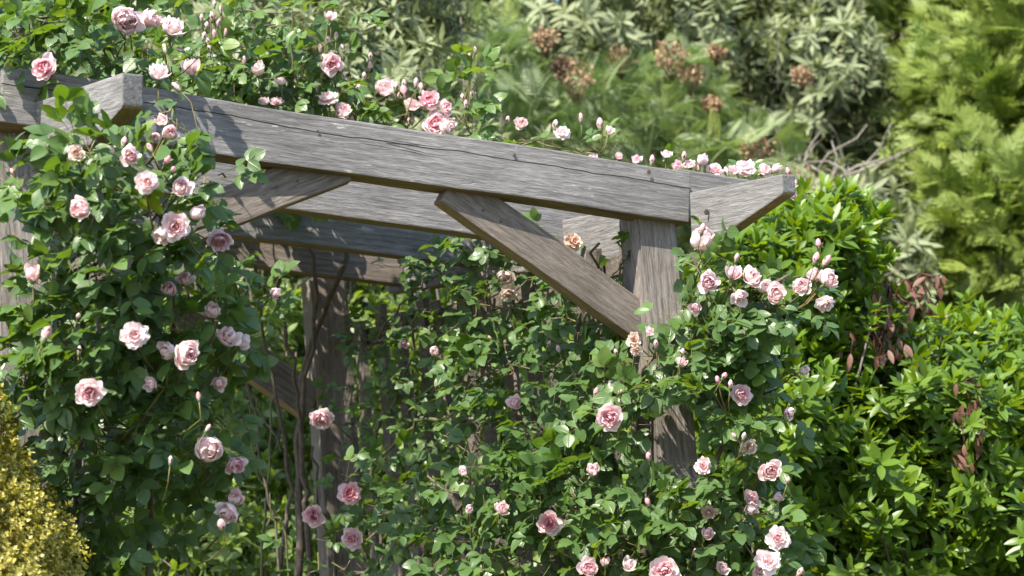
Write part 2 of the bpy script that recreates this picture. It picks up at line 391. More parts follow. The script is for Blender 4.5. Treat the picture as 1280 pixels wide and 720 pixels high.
BH, BW = 0.135, 0.08
A0, A1 = P(215, 149, dA(215)), P(850, 244.3, dA(850))
ux = unit(A1 - A0)
uh = unit(np.array([ux[0], ux[1], 0]))                  # level direction of the beams
ub = np.array([-uh[1], uh[0], 0])                        # away from the viewer
Aseam = P(863, 246.3, dA(863))
timber('beam', A0, Aseam, BH, BW, M_SPLIT, ext0=0.40, label='long split front beam')
timber('beam', P(845, 240, dA(845) + 0.06), P(936, 254, dA(936) + 0.06), BH * 0.97, BW * 0.8, M_GREY, label='short beam end behind the right tail')
timber('beam', P(-120, 117, 4.59), P(44, 126, 4.66), BH, BW, M_GREY, label='beam of the bay on the left')
# cross beams with cut tails reaching towards the viewer
def tail_prof(cut, keep):
    def f(Lh): return [(0, -BH / 2), (Lh - cut, -BH / 2), (Lh - 0.004, BH / 2 - keep), (Lh, BH / 2 - keep + 0.006), (Lh, BH / 2), (0, BH / 2)]
    return f
RS0, RS1 = P(863, 273, 5.18), P(979, 252, 4.875)
LS0, LS1 = P(45, 164, 4.62), P(153, 130, 4.25)
def level_axis(s0, s1):
    v = np.array([s1[0] - s0[0], s1[1] - s0[1], 0]); return unit(v)
vR = unit(RS1 - RS0); vL = unit(LS1 - LS0)
timber('cross_beam', RS0, RS1, BH, 0.042, M_GREY, prof=tail_prof(0.27, 0.05), ext0=0.0, label='cut tail of the right cross beam')
timber('cross_beam', LS0, LS1, BH, 0.05, M_GREY, prof=tail_prof(0.17, 0.075), ext0=0.0, label='cut tail of the left cross beam')
# posts
def post(px, py, d, size, top, name='post', mat=None):
    c = P(px, py, d)
    a = np.array([c[0], c[1], -0.05]); b = np.array([c[0], c[1], top])
    # local x up; front face across u
    bm = bmesh.new(); Lh = b[2] - a[2]
    bmesh.ops.create_cube(bm, size=1.0)
    for v in bm.verts: v.co = Vector(((v.co.x + .5) * Lh, v.co.y * size, v.co.z * size))
    bmesh.ops.bevel(bm, geom=list(bm.edges), offset=0.006, segments=2, affect='EDGES')
    me = bpy.data.meshes.new(name); bm.to_mesh(me); bm.free(); me.materials.append(mat or M_POST)
    M = Matrix.Identity(4); x = Z; y = ub; z = np.cross(x, y)
    for i in range(3): M[i][0], M[i][1], M[i][2], M[i][3] = x[i], y[i], z[i], a[i]
    return link(name, me, pergola, M), c
topA = lambda px: P(px, 149 + (px - 215) * 0.15, dA(px))[2]
_, cPR = post(810, 290, dA(808) + 0.092, 0.115, topA(808) - 0.02)
_, cPL = post(26, 290, dA(26) + 0.09, 0.125, topA(26) - 0.03)
# rear beam and rafters, parallel to the front beam, each one farther back
RAF = [(400, 267, 5.40), (400, 307, 5.92), (400, 342, 6.43)]
v_back = None
rear_right = []
for k, (px, py, d) in enumerate(RAF):
    pb = P(px, py, d)                                   # a point on the lower front edge
    c0 = pb + Z * BH / 2
    # right end meets the side beam on the line of cross beams
    a = c0 - ux * 1.25; endpx = (752, 628, 505)[k]
    # walk along ux until the projected pixel is endpx
    lo, hi = 0.0, 3.0
    for _ in range(40):
        mid_ = (lo + hi) / 2; q = c0 + ux * mid_ - CAM
        if np.dot(q, RGT) / np.dot(q, FWD) * F_PX + 640 < endpx: lo = mid_
        else: hi = mid_
    e = c0 + ux * lo; rear_right.append(e)
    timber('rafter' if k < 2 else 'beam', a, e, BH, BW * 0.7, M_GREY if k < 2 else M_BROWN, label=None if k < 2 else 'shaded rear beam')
# side beam from the right post to the rear post
e3 = rear_right[-1]
sb0 = e3 - ux * 0.0 + np.array([0, 0, -0.02]); sb1 = cPR.copy(); sb1[2] = P(863, 273, 5.18)[2]
vside = unit(sb1 - sb0)
timber('side_beam', sb0, sb1, BH, 0.06, M_GREY, ext0=0.12, ext1=0.0)
cRPd = 6.72
post_top = sb0[2] - 0.0
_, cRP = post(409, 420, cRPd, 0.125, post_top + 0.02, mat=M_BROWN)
# left side beam and its rear post, beyond the left edge of the photograph
lb1 = cPL.copy(); lb1[2] = LS0[2]
lb0 = lb1 - (sb1 - sb0)
timber('side_beam', lb0, lb1, BH, 0.06, M_GREY, ext0=0.1)
rl = cRP - (cPR - cPL)
q = rl - CAM
_, _ = post(np.dot(q, RGT) / np.dot(q, FWD) * F_PX + 640, 360 - np.dot(q, UPV) / np.dot(q, FWD) * F_PX, np.dot(q, FWD), 0.125, lb0[2], mat=M_BROWN)
# braces
def plA(px, py, off=0.0): return P(px, py, dA(px) + off)
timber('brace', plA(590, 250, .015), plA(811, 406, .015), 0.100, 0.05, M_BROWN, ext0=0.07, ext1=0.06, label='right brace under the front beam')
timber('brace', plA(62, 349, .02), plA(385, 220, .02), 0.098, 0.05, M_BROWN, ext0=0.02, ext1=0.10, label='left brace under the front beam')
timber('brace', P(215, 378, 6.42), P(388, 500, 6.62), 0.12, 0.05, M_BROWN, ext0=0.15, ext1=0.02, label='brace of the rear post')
# trellis on the right side
tb = Leaves()
def tbox(a, b, h, w_):
    a = np.asarray(a, float); b = np.asarray(b, float); x = unit(b - a); y0 = np.array([vside[0], vside[1], 0.]); 
    z = unit(np.cross(x, y0)) if abs(x[2]) > 0.7 else Z
    y = unit(np.cross(z, x)); L_ = np.linalg.norm(b - a)
    v = np.array([(i * L_, j * w_, k * h) for i in (0, 1) for j in (-.5, .5) for k in (-.5, .5)])
    f = {4: np.array([(0, 1, 3, 2), (4, 6, 7, 5), (0, 4, 5, 1), (2, 3, 7, 6), (0, 2, 6, 4), (1, 5, 7, 3)])}
    tb.add((v, f, np.zeros((8, 2))), a[None], np.stack([x, y, z], -1)[None], 1.0, 0.5)
sideL = float(np.linalg.norm((cPR - cRP)[:2])); vs2 = unit(np.array([*(cPR - cRP)[:2], 0]))
topz = P(500, 385, 6.35)[2]
for k in range(15):
    s_ = 0.13 + k * 0.118
    if s_ > sideL - 0.08: break
    c = cRP + vs2 * (s_ + rng.uniform(-.01, .01))
    lean = rng.uniform(-.012, .012)
    tbox((c[0], c[1], 0.15), (c[0] + lean, c[1], topz + rng.uniform(-.02, .03)), 0.02, 0.05)
for zz in (0.35, 1.05, 1.55, topz - 0.06):
    off = np.array([-vs2[1], vs2[0], 0]) * 0.021
    a = cRP + vs2 * 0.06 + off; b = cPR - vs2 * 0.06 + off
    tbox((a[0], a[1], zz), (b[0], b[1], zz), 0.05, 0.02)
M_SLAT = wood_mat('trellis_slat', (0.05, 0.04, 0.032), (0.11, 0.09, 0.074), (0.2, 0.168, 0.14), lichen=0.15)
link('trellis', tb.mesh('trellis', [M_SLAT], smooth=False), pergola)
# bolts, screw holes in the timbers
def bolt(px, py, d, r=0.006):
    bm = bmesh.new(); bmesh.ops.create_uvsphere(bm, u_segments=10, v_segments=6, radius=r)
    for v in bm.verts: v.co.z *= 0.2
    me = bpy.data.meshes.new('bolt'); bm.to_mesh(me); bm.free(); me.materials.append(M_IRON)
    M = Matrix.Translation(Vector(P(px, py, d))) @ Vector(-ub).to_track_quat('Z', 'Y').to_matrix().to_4x4()
    link('bolt', me, pergola, M)
for px, py, r in ((643, 194, .005), (811, 215, .006), (851, 258, .005), (397, 164, .004), (562, 216, .004)):
    bolt(px, py, dA(px) + 0.001, r)
bolt(883, 265, 5.11, .008)
for px, py in ((604, 263), (626, 277), (345, 234), (372, 226)): bolt(px, py, dA(px) + .014, .004)
bolt(838, 262, dA(838) + .001, .005); bolt(790, 392, dA(790) + .014, .005)

# ------------------------------------------------------------------ roses
T_ROSE = [leaf_tpl(wd_, 5, 0.75, 0.45, fold=f, droop=dr, wave=wv) for wd_, f, dr, wv in ((.72, 0.15, 0.1, 0.08), (.62, 0.38, 0.25, 0.05), (.68, 0.1, 0.36, 0.14))]

def rose_mesh(seed, kind):
    """many-petalled garden rose of unit radius, facing +Z"""
    g = np.random.default_rng(seed); V, Fq, C, n = [], [], [], 0
    if kind == 'open':
        lay = [(5, 1.15, 100, 42, .82, .02), (6, 1.10, 88, 22, .72, .12), (7, 1.0, 74, 8, .58, .32), (8, .86, 58, 2, .46, .55), (9, .72, 40, -4, .36, .8), (7, .58, 20, -6, .28, 1.0)]
    elif kind == 'cup':
        lay = [(5, 1.35, 98, 5, .85, .0), (6, 1.34, 88, -18, .84, .08), (7, 1.24, 74, -16, .66, .25), (8, 1.12, 58, -10, .52, .45), (8, 1.0, 40, -8, .42, .7), (7, .9, 20, -6, .32, .95)]
    elif kind == 'blown':
        lay = [(6, 1.25, 112, 78, .8, .0), (6, 1.15, 96, 45, .72, .08), (7, 1.0, 84, 20, .6, .2), (8, .85, 62, 0, .5, .4), (8, .65, 40, -10, .36, .6), (5, .5, 20, 0, .3, .8)]
    else:   # half open
        lay = [(4, 1.45, 84, -24, .95, .0), (5, 1.5, 70, -34, .85, .08), (5, 1.42, 54, -30, .7, .2), (6, 1.32, 38, -22, .5, .4), (5, 1.25, 22, -14, .36, .6)]
    NS, NT = 6, 6
    for li, (k, Lh, th0, th1, wid, ct) in enumerate(lay):
        a0 = g.uniform(0, 6.28)
        for j in range(k):
            phi = a0 + 2 * math.pi * j / k + g.normal(0, .16)
            L_ = Lh * g.uniform(.86, 1.1); t0 = R(th0 + g.normal(0, 10)); t1 = R(th1 + g.normal(0, 19))
            W = wid * g.uniform(.85, 1.15); ruf = g.uniform(.04, .12); ph = g.uniform(0, 6.28, 3); skew = g.normal(0, .2)
            r, z = 0.04 + .02 * li * 0, 0.0 + .05 * li * 0
            rows = []
            for it in range(NT + 1):
                t = it / NT
                th = t0 + (t1 - t0) * t ** 1.1
                if it:
                    r += math.sin(th) * L_ / NT; z += math.cos(th) * L_ / NT
                wt = W * (0.22 + 0.95 * math.sin(min(1.0, t * 1.12) * math.pi * 0.62)) * (1 - 0.30 * max(0, t - .78) / .22)
                row = []
                for is_ in range(NS + 1):
                    s_ = is_ / NS * 2 - 1
                    ha = wt / max(abs(r) + .12, .2)
                    al = phi + s_ * ha * .85 + skew * t
                    edge = t * t
                    rr = r + ruf * edge * math.sin(3.1 * s_ + ph[0]) + .10 * s_ * s_ * wt * (1 if t < .9 else .6) * (-.4 if li < 2 else .3)
                    zz = z + ruf * 1.3 * edge * math.sin(4.3 * s_ + ph[1]) - .03 * edge * s_ * s_ + (.06 * edge if abs(s_) < .3 else 0) * math.sin(ph[2])
                    row.append((rr * math.cos(al), rr * math.sin(al), zz))
                    C.append(min(1, max(0, ct + .22 * (1 - t) - .16 * edge * (1 if ct > .05 else 0))))
                rows.append(row)
            for it in range(NT):
                for is_ in range(NS):
                    q = n + it * (NS + 1) + is_
                    Fq.append((q, q + 1, q + NS + 2, q + NS + 1))
            V += [p for rw in rows for p in rw]; n += (NT + 1) * (NS + 1)
    v = np.array(V); v[:, 2] -= 0.35
    me = Leaves(); me.v.append(v / np.abs(v[:, :2]).max() * 1.0); me.f.append((4, np.array(Fq))); me.mi.append(np.zeros(len(Fq)))
    me.uv.append(np.zeros((n, 2))); me.rnd.append(np.array(C)); me.n = n
    return me

BLOOMS = {k: [rose_mesh(i * 7 + 3 + 50 * q, k) for i in range(5)] for q, k in enumerate(('open', 'cup', 'half', 'blown'))}
BMESH = {}
for k, ls in BLOOMS.items():
    for mk, mt in (('pink', M_PETAL), ('pale', M_PALE), ('old', M_OLDPETAL)):
        BMESH[k, mk] = [b.mesh('bloom_' + k, [mt]) for b in ls]

def calyx_mesh():
    b = Leaves()
    b.tube([(0, 0, -0.95), (0, 0, -0.85), (0, 0, -0.7), (0, 0, -0.55), (0, 0, -0.42)], 0.08, 0.3, sides=8)
    sp = leaf_tpl(0.34, 3, 0.8, 0.3, fold=0.1, droop=0.25)
    k = 5; az = np.arange(k) * 2 * math.pi / k
    d = np.stack([np.cos(az) * .9, np.sin(az) * .9, np.full(k, -.15)], -1)
    b.add(sp, np.tile([[0, 0, -0.5]], (k, 1)), frames(d, np.tile([[0, 0, 1.0]], (k, 1))), 0.75, 0.5)
    return b.mesh('calyx', [M_CALYX])
CALYX = calyx_mesh()

def bud_mesh(seed, tip):
    g = np.random.default_rng(seed); b = Leaves()
    prof = [(0.12, -1.5), (.34, -1.2), (.42, -.9), (.36, -.66), (.52, -.3), (.56, .1), (.44, .6), (.2, .98), (.03, 1.1)]
    S = 12; v, cc = [], []
    for i, (r, z) in enumerate(prof):
        for j in range(S):
            a = 2 * math.pi * j / S
            rr = r * (1 + (.10 * math.sin(2 * a + i * .9 + seed) if i > 3 else 0)); v.append((rr * math.cos(a), rr * math.sin(a), z)); cc.append(.15 + .5 * (i / 8))
    K = len(prof); q = [(i * S + j, i * S + (j + 1) % S, (i + 1) * S + (j + 1) % S, (i + 1) * S + j) for i in range(K - 1) for j in range(S)]
    b.v.append(np.array(v)); b.uv.append(np.zeros((len(v), 2))); b.rnd.append(np.array(cc)); b.f.append((4, np.array(q)))
    b.mi.append(np.array([1 if k // S < 3 else 0 for k in range(len(q))])); b.n = len(v)
    sp = leaf_tpl(0.4, 3, 0.8, 0.3, fold=0.25, droop=-0.1 + tip)
    k = 5; az = np.arange(k) * 2 * math.pi / k + g.uniform(0, 1)
    rad = np.stack([np.cos(az), np.sin(az), np.zeros(k)], -1)
    d = rad * (.28 + tip) + np.array([0, 0, 1.0])
    b.add(sp, rad * .36 + np.array([0, 0, -.7]), frames(d, -rad), g.uniform(1.0, 1.5, k), 0.5, mat=1)
    return b
BUDS = [bud_mesh(s, t).mesh('bud', [mt, M_CALYX]) for s, t, mt in ((1, .0, M_PETAL), (2, .25, M_PETAL), (3, .1, M_PALE), (4, .5, M_OLDPETAL))]

def project(p):
    q = np.asarray(p) - CAM; d = q @ FWD
    return np.stack([q @ RGT / d * F_PX + 640, 360 - q @ UPV / d * F_PX, d], -1)

def sprigs(lv, pos, dirs, nrm, size, rnd, n_pairs=2, stem_mat=1, spots=None):
    """compound rose leaves: stalk with a terminal leaflet and pairs of side leaflets"""
    N = len(pos); d = unit(dirs); fr = frames(d, nrm); z = fr[:, :, 2]; y = fr[:, :, 1]; d = fr[:, :, 0]
    Lr = size * rng.uniform(1.5, 2.0, N)
    tip = pos + d * Lr[:, None] - z * (Lr * .12)[:, None]
    # stalk
    tv = np.array([(0, -.5, 0), (0, .5, 0), (0, 0, .7), (1, -.3, -.0), (1, .3, -.0), (1, 0, .4)]); tf = {4: np.array([(0, 1, 4, 3), (1, 2, 5, 4), (2, 0, 3, 5)])}
    f2 = frames(tip - pos, z)
    lv.add((tv, tf, np.zeros((6, 2))), pos, f2, np.stack([np.linalg.norm(tip - pos, axis=1), np.full(N, .0016), np.full(N, .0016)], -1), rnd, mat=stem_mat)
    items = [(1.0, 0.0, 1.12)]
    for k in range(n_pairs):
        t = 0.98 - 0.36 * k
        items += [(t, 1, 1.0 - .14 * k), (t, -1, 1.0 - .14 * k)]
    for t, sgn, sz in items:
        keep = rng.random(N) > 0.06
        ang = sgn * rng.normal(1.1, .18, N) + (rng.normal(0, .18, N) if sgn == 0 else 0)
        dd = d * np.cos(ang)[:, None] + y * np.sin(ang)[:, None] - z * rng.normal(.10, .16, N)[:, None]
        nn = z + rng.normal(0, .24, (N, 3)) + y * (sgn * rng.normal(-.12, .15, N))[:, None]
        p = pos + (tip - pos) * (t if sgn else 1.0)
        s_ = size * sz * rng.uniform(.82, 1.12, N)
        w_ = rng.integers(0, 3, N)
        if spots:
            qq = project(p + unit(dd) * (s_ * .5)[:, None])
            for bx, by, bs, bd in spots: keep &= ~((np.hypot(qq[:, 0] - bx, qq[:, 1] - by) < bs * .5 + 9) & (qq[:, 2] < bd + .02))
        for q in range(3):
            mk = keep & (w_ == q)
            lv.add(T_ROSE[q], p[mk], frames(dd[mk], nn[mk]), s_[mk], np.clip(rnd[mk] + rng.normal(0, .07, mk.sum()), 0, 1))

VIEW = -FWD
def clump_points(cl, n):
    px, py, rx, ry, d, dr = cl
    a = rng.normal(size=(n, 3)); a /= np.linalg.norm(a, axis=1, keepdims=True); a *= rng.uniform(0.1, 1, (n, 1)) ** (1 / 2.6)
    return P(px + a[:, 0] * rx, py + a[:, 1] * ry, d + a[:, 2] * dr)

class Rose:
    def __init__(s, loc, label, spots=None):
        s.spots = None if spots is None else [(b[0], b[1], b[2], b[3]) for b in spots if b[4]]
        s.root = empty('climbing_rose', loc, label, 'climbing rose'); s.lv = Leaves(); s.cn = Leaves(); s.nodes = []
    def leaves(s, cl, n, size=.05, young=0.0, spread=1.0):
        n = int(n * 1.35); size = size * .88
        p = clump_points(cl, n); c = P(cl[0], cl[1], cl[4])
        if s.spots is not None:                      # leaves make room round the flowers
            q = project(p); keep = np.ones(n, bool)
            for bx, by, bs, bd in s.spots: keep &= ~((np.hypot(q[:, 0] - bx, q[:, 1] - by) < bs * .5 + 10) & (q[:, 2] < bd + .03))
            p = p[keep]; n = len(p)
            if n < 3: return
        out = unit(p - c) * .6 + rand_dir(n) * .6 + VIEW * .45 * spread + Z * -.05
        nrm = SUNV * .55 + VIEW * .35 + Z * .3 + rng.normal(0, .34, (n, 3))
        rnd = np.clip(rng.normal(.42 + young, .23, n), 0, 1); rnd[rng.random(n) < .02] = 1.0
        half = rng.random(n) < .7
        sprigs(s.lv, p[half], out[half], nrm[half], size, rnd[half], 2, spots=s.spots)
        sprigs(s.lv, p[~half], out[~half], nrm[~half], size * .95, rnd[~half], 1, spots=s.spots)
        # twigs tying the sprigs of this clump together
        k = max(3, n // 7)
        for q in rng.choice(n, k, replace=False):
            e = p[q]; b = c + (e - c) * .1 + rng.normal(0, .02, 3); m_ = (e + b) / 2 + rng.normal(0, .015, 3) - Z * .01
            s.cn.tube([b, m_, e], .0026, .0014, mat=0 if rng.random() < .75 else 2, sides=5)
        s.nodes += [p[i] for i in range(0, n, 3)]
    def cane(s, pts, r0, r1, mat=1, n=18, wob=.008):
        w_ = np.array([P(*p) for p in pts]); t = np.linspace(0, len(w_) - 1, n)
        i = np.clip(t.astype(int), 0, len(w_) - 2); f = (t - i)[:, None]
        g = lambda j: w_[np.clip(j, 0, len(w_) - 1)]
        p0, p1, p2, p3 = g(i - 1), g(i), g(i + 1), g(i + 2)
        c = .5 * (2 * p1 + (p2 - p0) * f + (2 * p0 - 5 * p1 + 4 * p2 - p3) * f ** 2 + (3 * p1 - p0 - 3 * p2 + p3) * f ** 3)
        c = c + rng.normal(0, wob, c.shape)
        s.cn.tube(c, r0, r1, mat=mat, sides=7)
    def bloom(s, px, py, size, d, kind='open', tone='pink', face=None, label=None):
        r = size / 2 / F_PX * d * 0.97
        c = P(px, py, d)
        ax = unit(VIEW * .9 + rng.normal(0, .42, 3) + Z * rng.normal(.12, .2)) if face is None else unit(RGT * face[0] + UPV * face[1] + VIEW * face[2])
        M = Matrix.Translation(Vector(c)) @ Vector(ax).to_track_quat('Z', 'Y').to_matrix().to_4x4() @ Matrix.Rotation(rng.uniform(0, 6.28), 4, 'Z') @ Matrix.Scale(r, 4)
        o = link('bloom', BMESH[kind, tone][rng.integers(0, 5)], s.root, M)
        if label: o['label'] = label
        link('calyx', CALYX, o, M)
        s.stem(c - ax * r * .9, -ax, .0022)
    def bud(s, px, py, size, d, tone=None, face=None):
        r = size / 2 / F_PX * d * 1.25; c = P(px, py, d)
        ax = unit(Z * .9 + rng.normal(0, .4, 3) + VIEW * .25) if face is None else unit(RGT * face[0] + UPV * face[1] + VIEW * face[2])
        M = Matrix.Translation(Vector(c)) @ Vector(ax).to_track_quat('Z', 'Y').to_matrix().to_4x4() @ Matrix.Rotation(rng.uniform(0, 6.28), 4, 'Z') @ Matrix.Scale(r, 4)
        link('bud', BUDS[tone if tone is not None else rng.integers(0, 3)], s.root, M)
        s.stem(c - ax * r * 1.5, -ax, .0014)
    def stem(s, p, d, r):
        """flower stalk down to the nearest piece of the plant below and behind it"""
        nd_ = np.array(s.nodes); v = nd_ - p; L_ = np.linalg.norm(v, axis=1)
        cost = np.abs(L_ - .10) + .6 * np.maximum(0, (v @ Z) / (L_ + 1e-6) + .35) - .12 * (v @ FWD) / (L_ + 1e-6)
        e = nd_[np.argmin(cost)]
        if np.linalg.norm(e - p) > .2: e = p + unit(unit(e - p) - Z * .3 + FWD * .5) * .16
        m1 = p + d * .035; m2 = (m1 + e) / 2 - Z * .008
        s.cn.tube([p, m1, m2, e], r * .8, r * 1.1, mat=2, sides=5)
    def done(s):
        link('foliage', s.lv.mesh('foliage', [M_ROSELEAF, M_REDSTEM]), s.root)
        link('canes', s.cn.mesh('canes', [M_CANE, M_OLDCANE, M_REDSTEM]), s.root)

BL_LEFT = [(157, 24, 50, 4.7, 'cup', 'pink', (.5, -.15, .8)), (186, 27, 30, 4.74, 'half', 'pale', (.6, .3, .3)), (216, 37, 40, 4.72, 'cup', 'pale', (.3, .7, .4)), (55, 84, 42, 4.6, 'open', 'pink', (-.2, .1, .9)),
          (199, 93, 36, 4.4, 'cup', 'pale', (.1, .8, .4)), (240, 89, 28, 4.85, 'half', 'pale', (0, .8, .4)), (95, 190, 28, 4.05, 'blown', 'old', (.1, .2, .8)), (162, 195, 34, 4.05, 'cup', 'pale', (.4, .1, .8)),
          (184, 227, 38, 4.04, 'blown', 'pale', (.2, .2, .8)), (226, 235, 36, 4.1, 'cup', 'pale', (.2, .3, .8)), (102, 261, 36, 4.05, 'cup', 'pale', (-.2, .2, .8)), (219, 283, 42, 4.08, 'blown', 'pale', (.2, .0, .8)),
          (208, 290, 30, 4.14, 'half', 'pale', (-.3, -.5, .5)), (274, 301, 36, 4.45, 'open', 'pink', (.2, -.5, .7)), (168, 418, 40, 4.1, 'blown', 'pale', (.1, .2, .8)), (231, 442, 42, 4.15, 'cup', 'pale', (.5, .1, .6)),
          (212, 441, 26, 4.2, 'half', 'pale', (-.4, .3, .6)), (112, 491, 44, 4.05, 'open', 'pale', (.1, .0, .9)), (286, 422, 36, 4.3, 'cup', 'pale', (.1, .4, .8)), (301, 430, 24, 4.35, 'half', 'pale', (.3, .3, .7)),
          (266, 389, 26, 4.32, 'cup', 'pale', (0, .6, .6)), (273, 478, 24, 4.36, 'half', 'pale', (.0, -.3, .7)), (258, 560, 40, 4.25, 'half', 'pale', (.2, .0, .8)), (294, 581, 34, 4.35, 'cup', 'pink', (.5, -.2, .8)),
          (286, 640, 36, 4.35, 'cup', 'pale', (-.3, -.2, .8)), (292, 626, 24, 4.4, 'half', 'pale', (.3, .4, .7)), (212, 362, 22, 4.25, 'half', 'pink', (0, 0, .8)), (232, 350, 28, 4.28, 'cup', 'pale', (0, .5, .6)),
          (203, 152, 20, 4.22, 'half', 'pale', (-.2, .4, .8)), (210, 168, 24, 4.2, 'half', 'pale', (.3, .0, .8)), (196, 172, 16, 4.22, 'half', 'pink', (-.3, -.2, .8)), (243, 268, 22, 4.12, 'half', 'pale', (.6, .3, .5)),
          (40, 347, 24, 4.15, 'half', 'pink', (0, .8, .3)), (190, 482, 22, 4.2, 'half', 'pink', (-.3, .1, .8)), (343, 368, 18, 4.5, 'half', 'pink', (.6, .1, .6)), (142, 350, 0, 4, None)]
BL_ROOF = [(415, 80, 34, 5.0, 'open', 'pink', (.1, .0, .9)), (323, 90, 20, 5.0, 'half', 'pale', (0, .7, .4)), (352, 104, 17, 5.0, 'half', 'pink', (0, .8, .3)), (409, 121, 32, 4.97, 'blown', 'pale', (-.1, .7, .4)), (428, 140, 30, 4.98, 'cup', 'pink', (.2, .6, .5)),
          (330, 128, 18, 5.0, 'cup', 'pale', (0, .7, .4)), (346, 128, 20, 5.0, 'cup', 'pale', (0, .8, .4)), (413, 23, 20, 5.1, 'half', 'pale', (0, .8, .3)), (482, 112, 30, 5.02, 'cup', 'pale', (-.1, .5, .6)), (537, 125, 32, 5.02, 'open', 'pink', (.1, .4, .7)),
          (545, 154, 42, 5.02, 'open', 'pink', (.0, .3, .8)), (514, 133, 28, 5.03, 'cup', 'pale', (.1, .6, .5)), (557, 160, 26, 5.01, 'half', 'pale', (.6, .2, .6)), (557, 135, 24, 5.1, 'cup', 'pink', (.3, .2, .7)), (652, 155, 23, 5.1, 'cup', 'pale', (.1, .4, .7)),
          (703, 165, 24, 5.15, 'blown', 'pale', (0, .5, .7)), (761, 166, 15, 5.2, 'half', 'pale', (.2, .8, .3)), (696, 197, 16, 5.15, 'cup', 'pale', (0, .7, .4)), (741, 200, 18, 5.17, 'cup', 'pink', (0, .6, .5)), (796, 200, 18, 5.2, 'cup', 'pink', (-.2, .5, .6)), (774, 196, 14, 5.2, 'cup', 'pale', (0, .6, .5)),
          (833, 194, 19, 5.22, 'cup', 'pale', (0, .7, .4)), (847, 208, 18, 5.22, 'cup', 'pink', (.2, .4, .7)), (862, 205, 20, 5.24, 'open', 'pale', (-.2, .6, .5)), (876, 203, 16, 5.26, 'half', 'pink', (.3, .6, .4)), (895, 211, 23, 5.24, 'blown', 'pale', (0, .5, .6)), (932, 208, 32, 5.2, 'blown', 'pale', (0, .7, .5)),
          (955, 213, 25, 5.2, 'cup', 'pale', (.3, .5, .6)), (918, 214, 16, 5.2, 'half', 'pink', (-.4, .5, .5)), (968, 213, 14, 5.2, 'half', 'pale', (.5, .5, .4)), (990, 243, 18, 5.05, 'cup', 'pink', (.6, .2, .5)), (990, 232, 14, 5.05, 'half', 'pale', (.5, .4, .5))]
BL_ROOF = [b[:3] + (dA(b[0]) + float(np.interp(b[0], [500, 600, 780, 840], [.9, .72, .55, .12])),) + b[4:] for b in BL_ROOF]
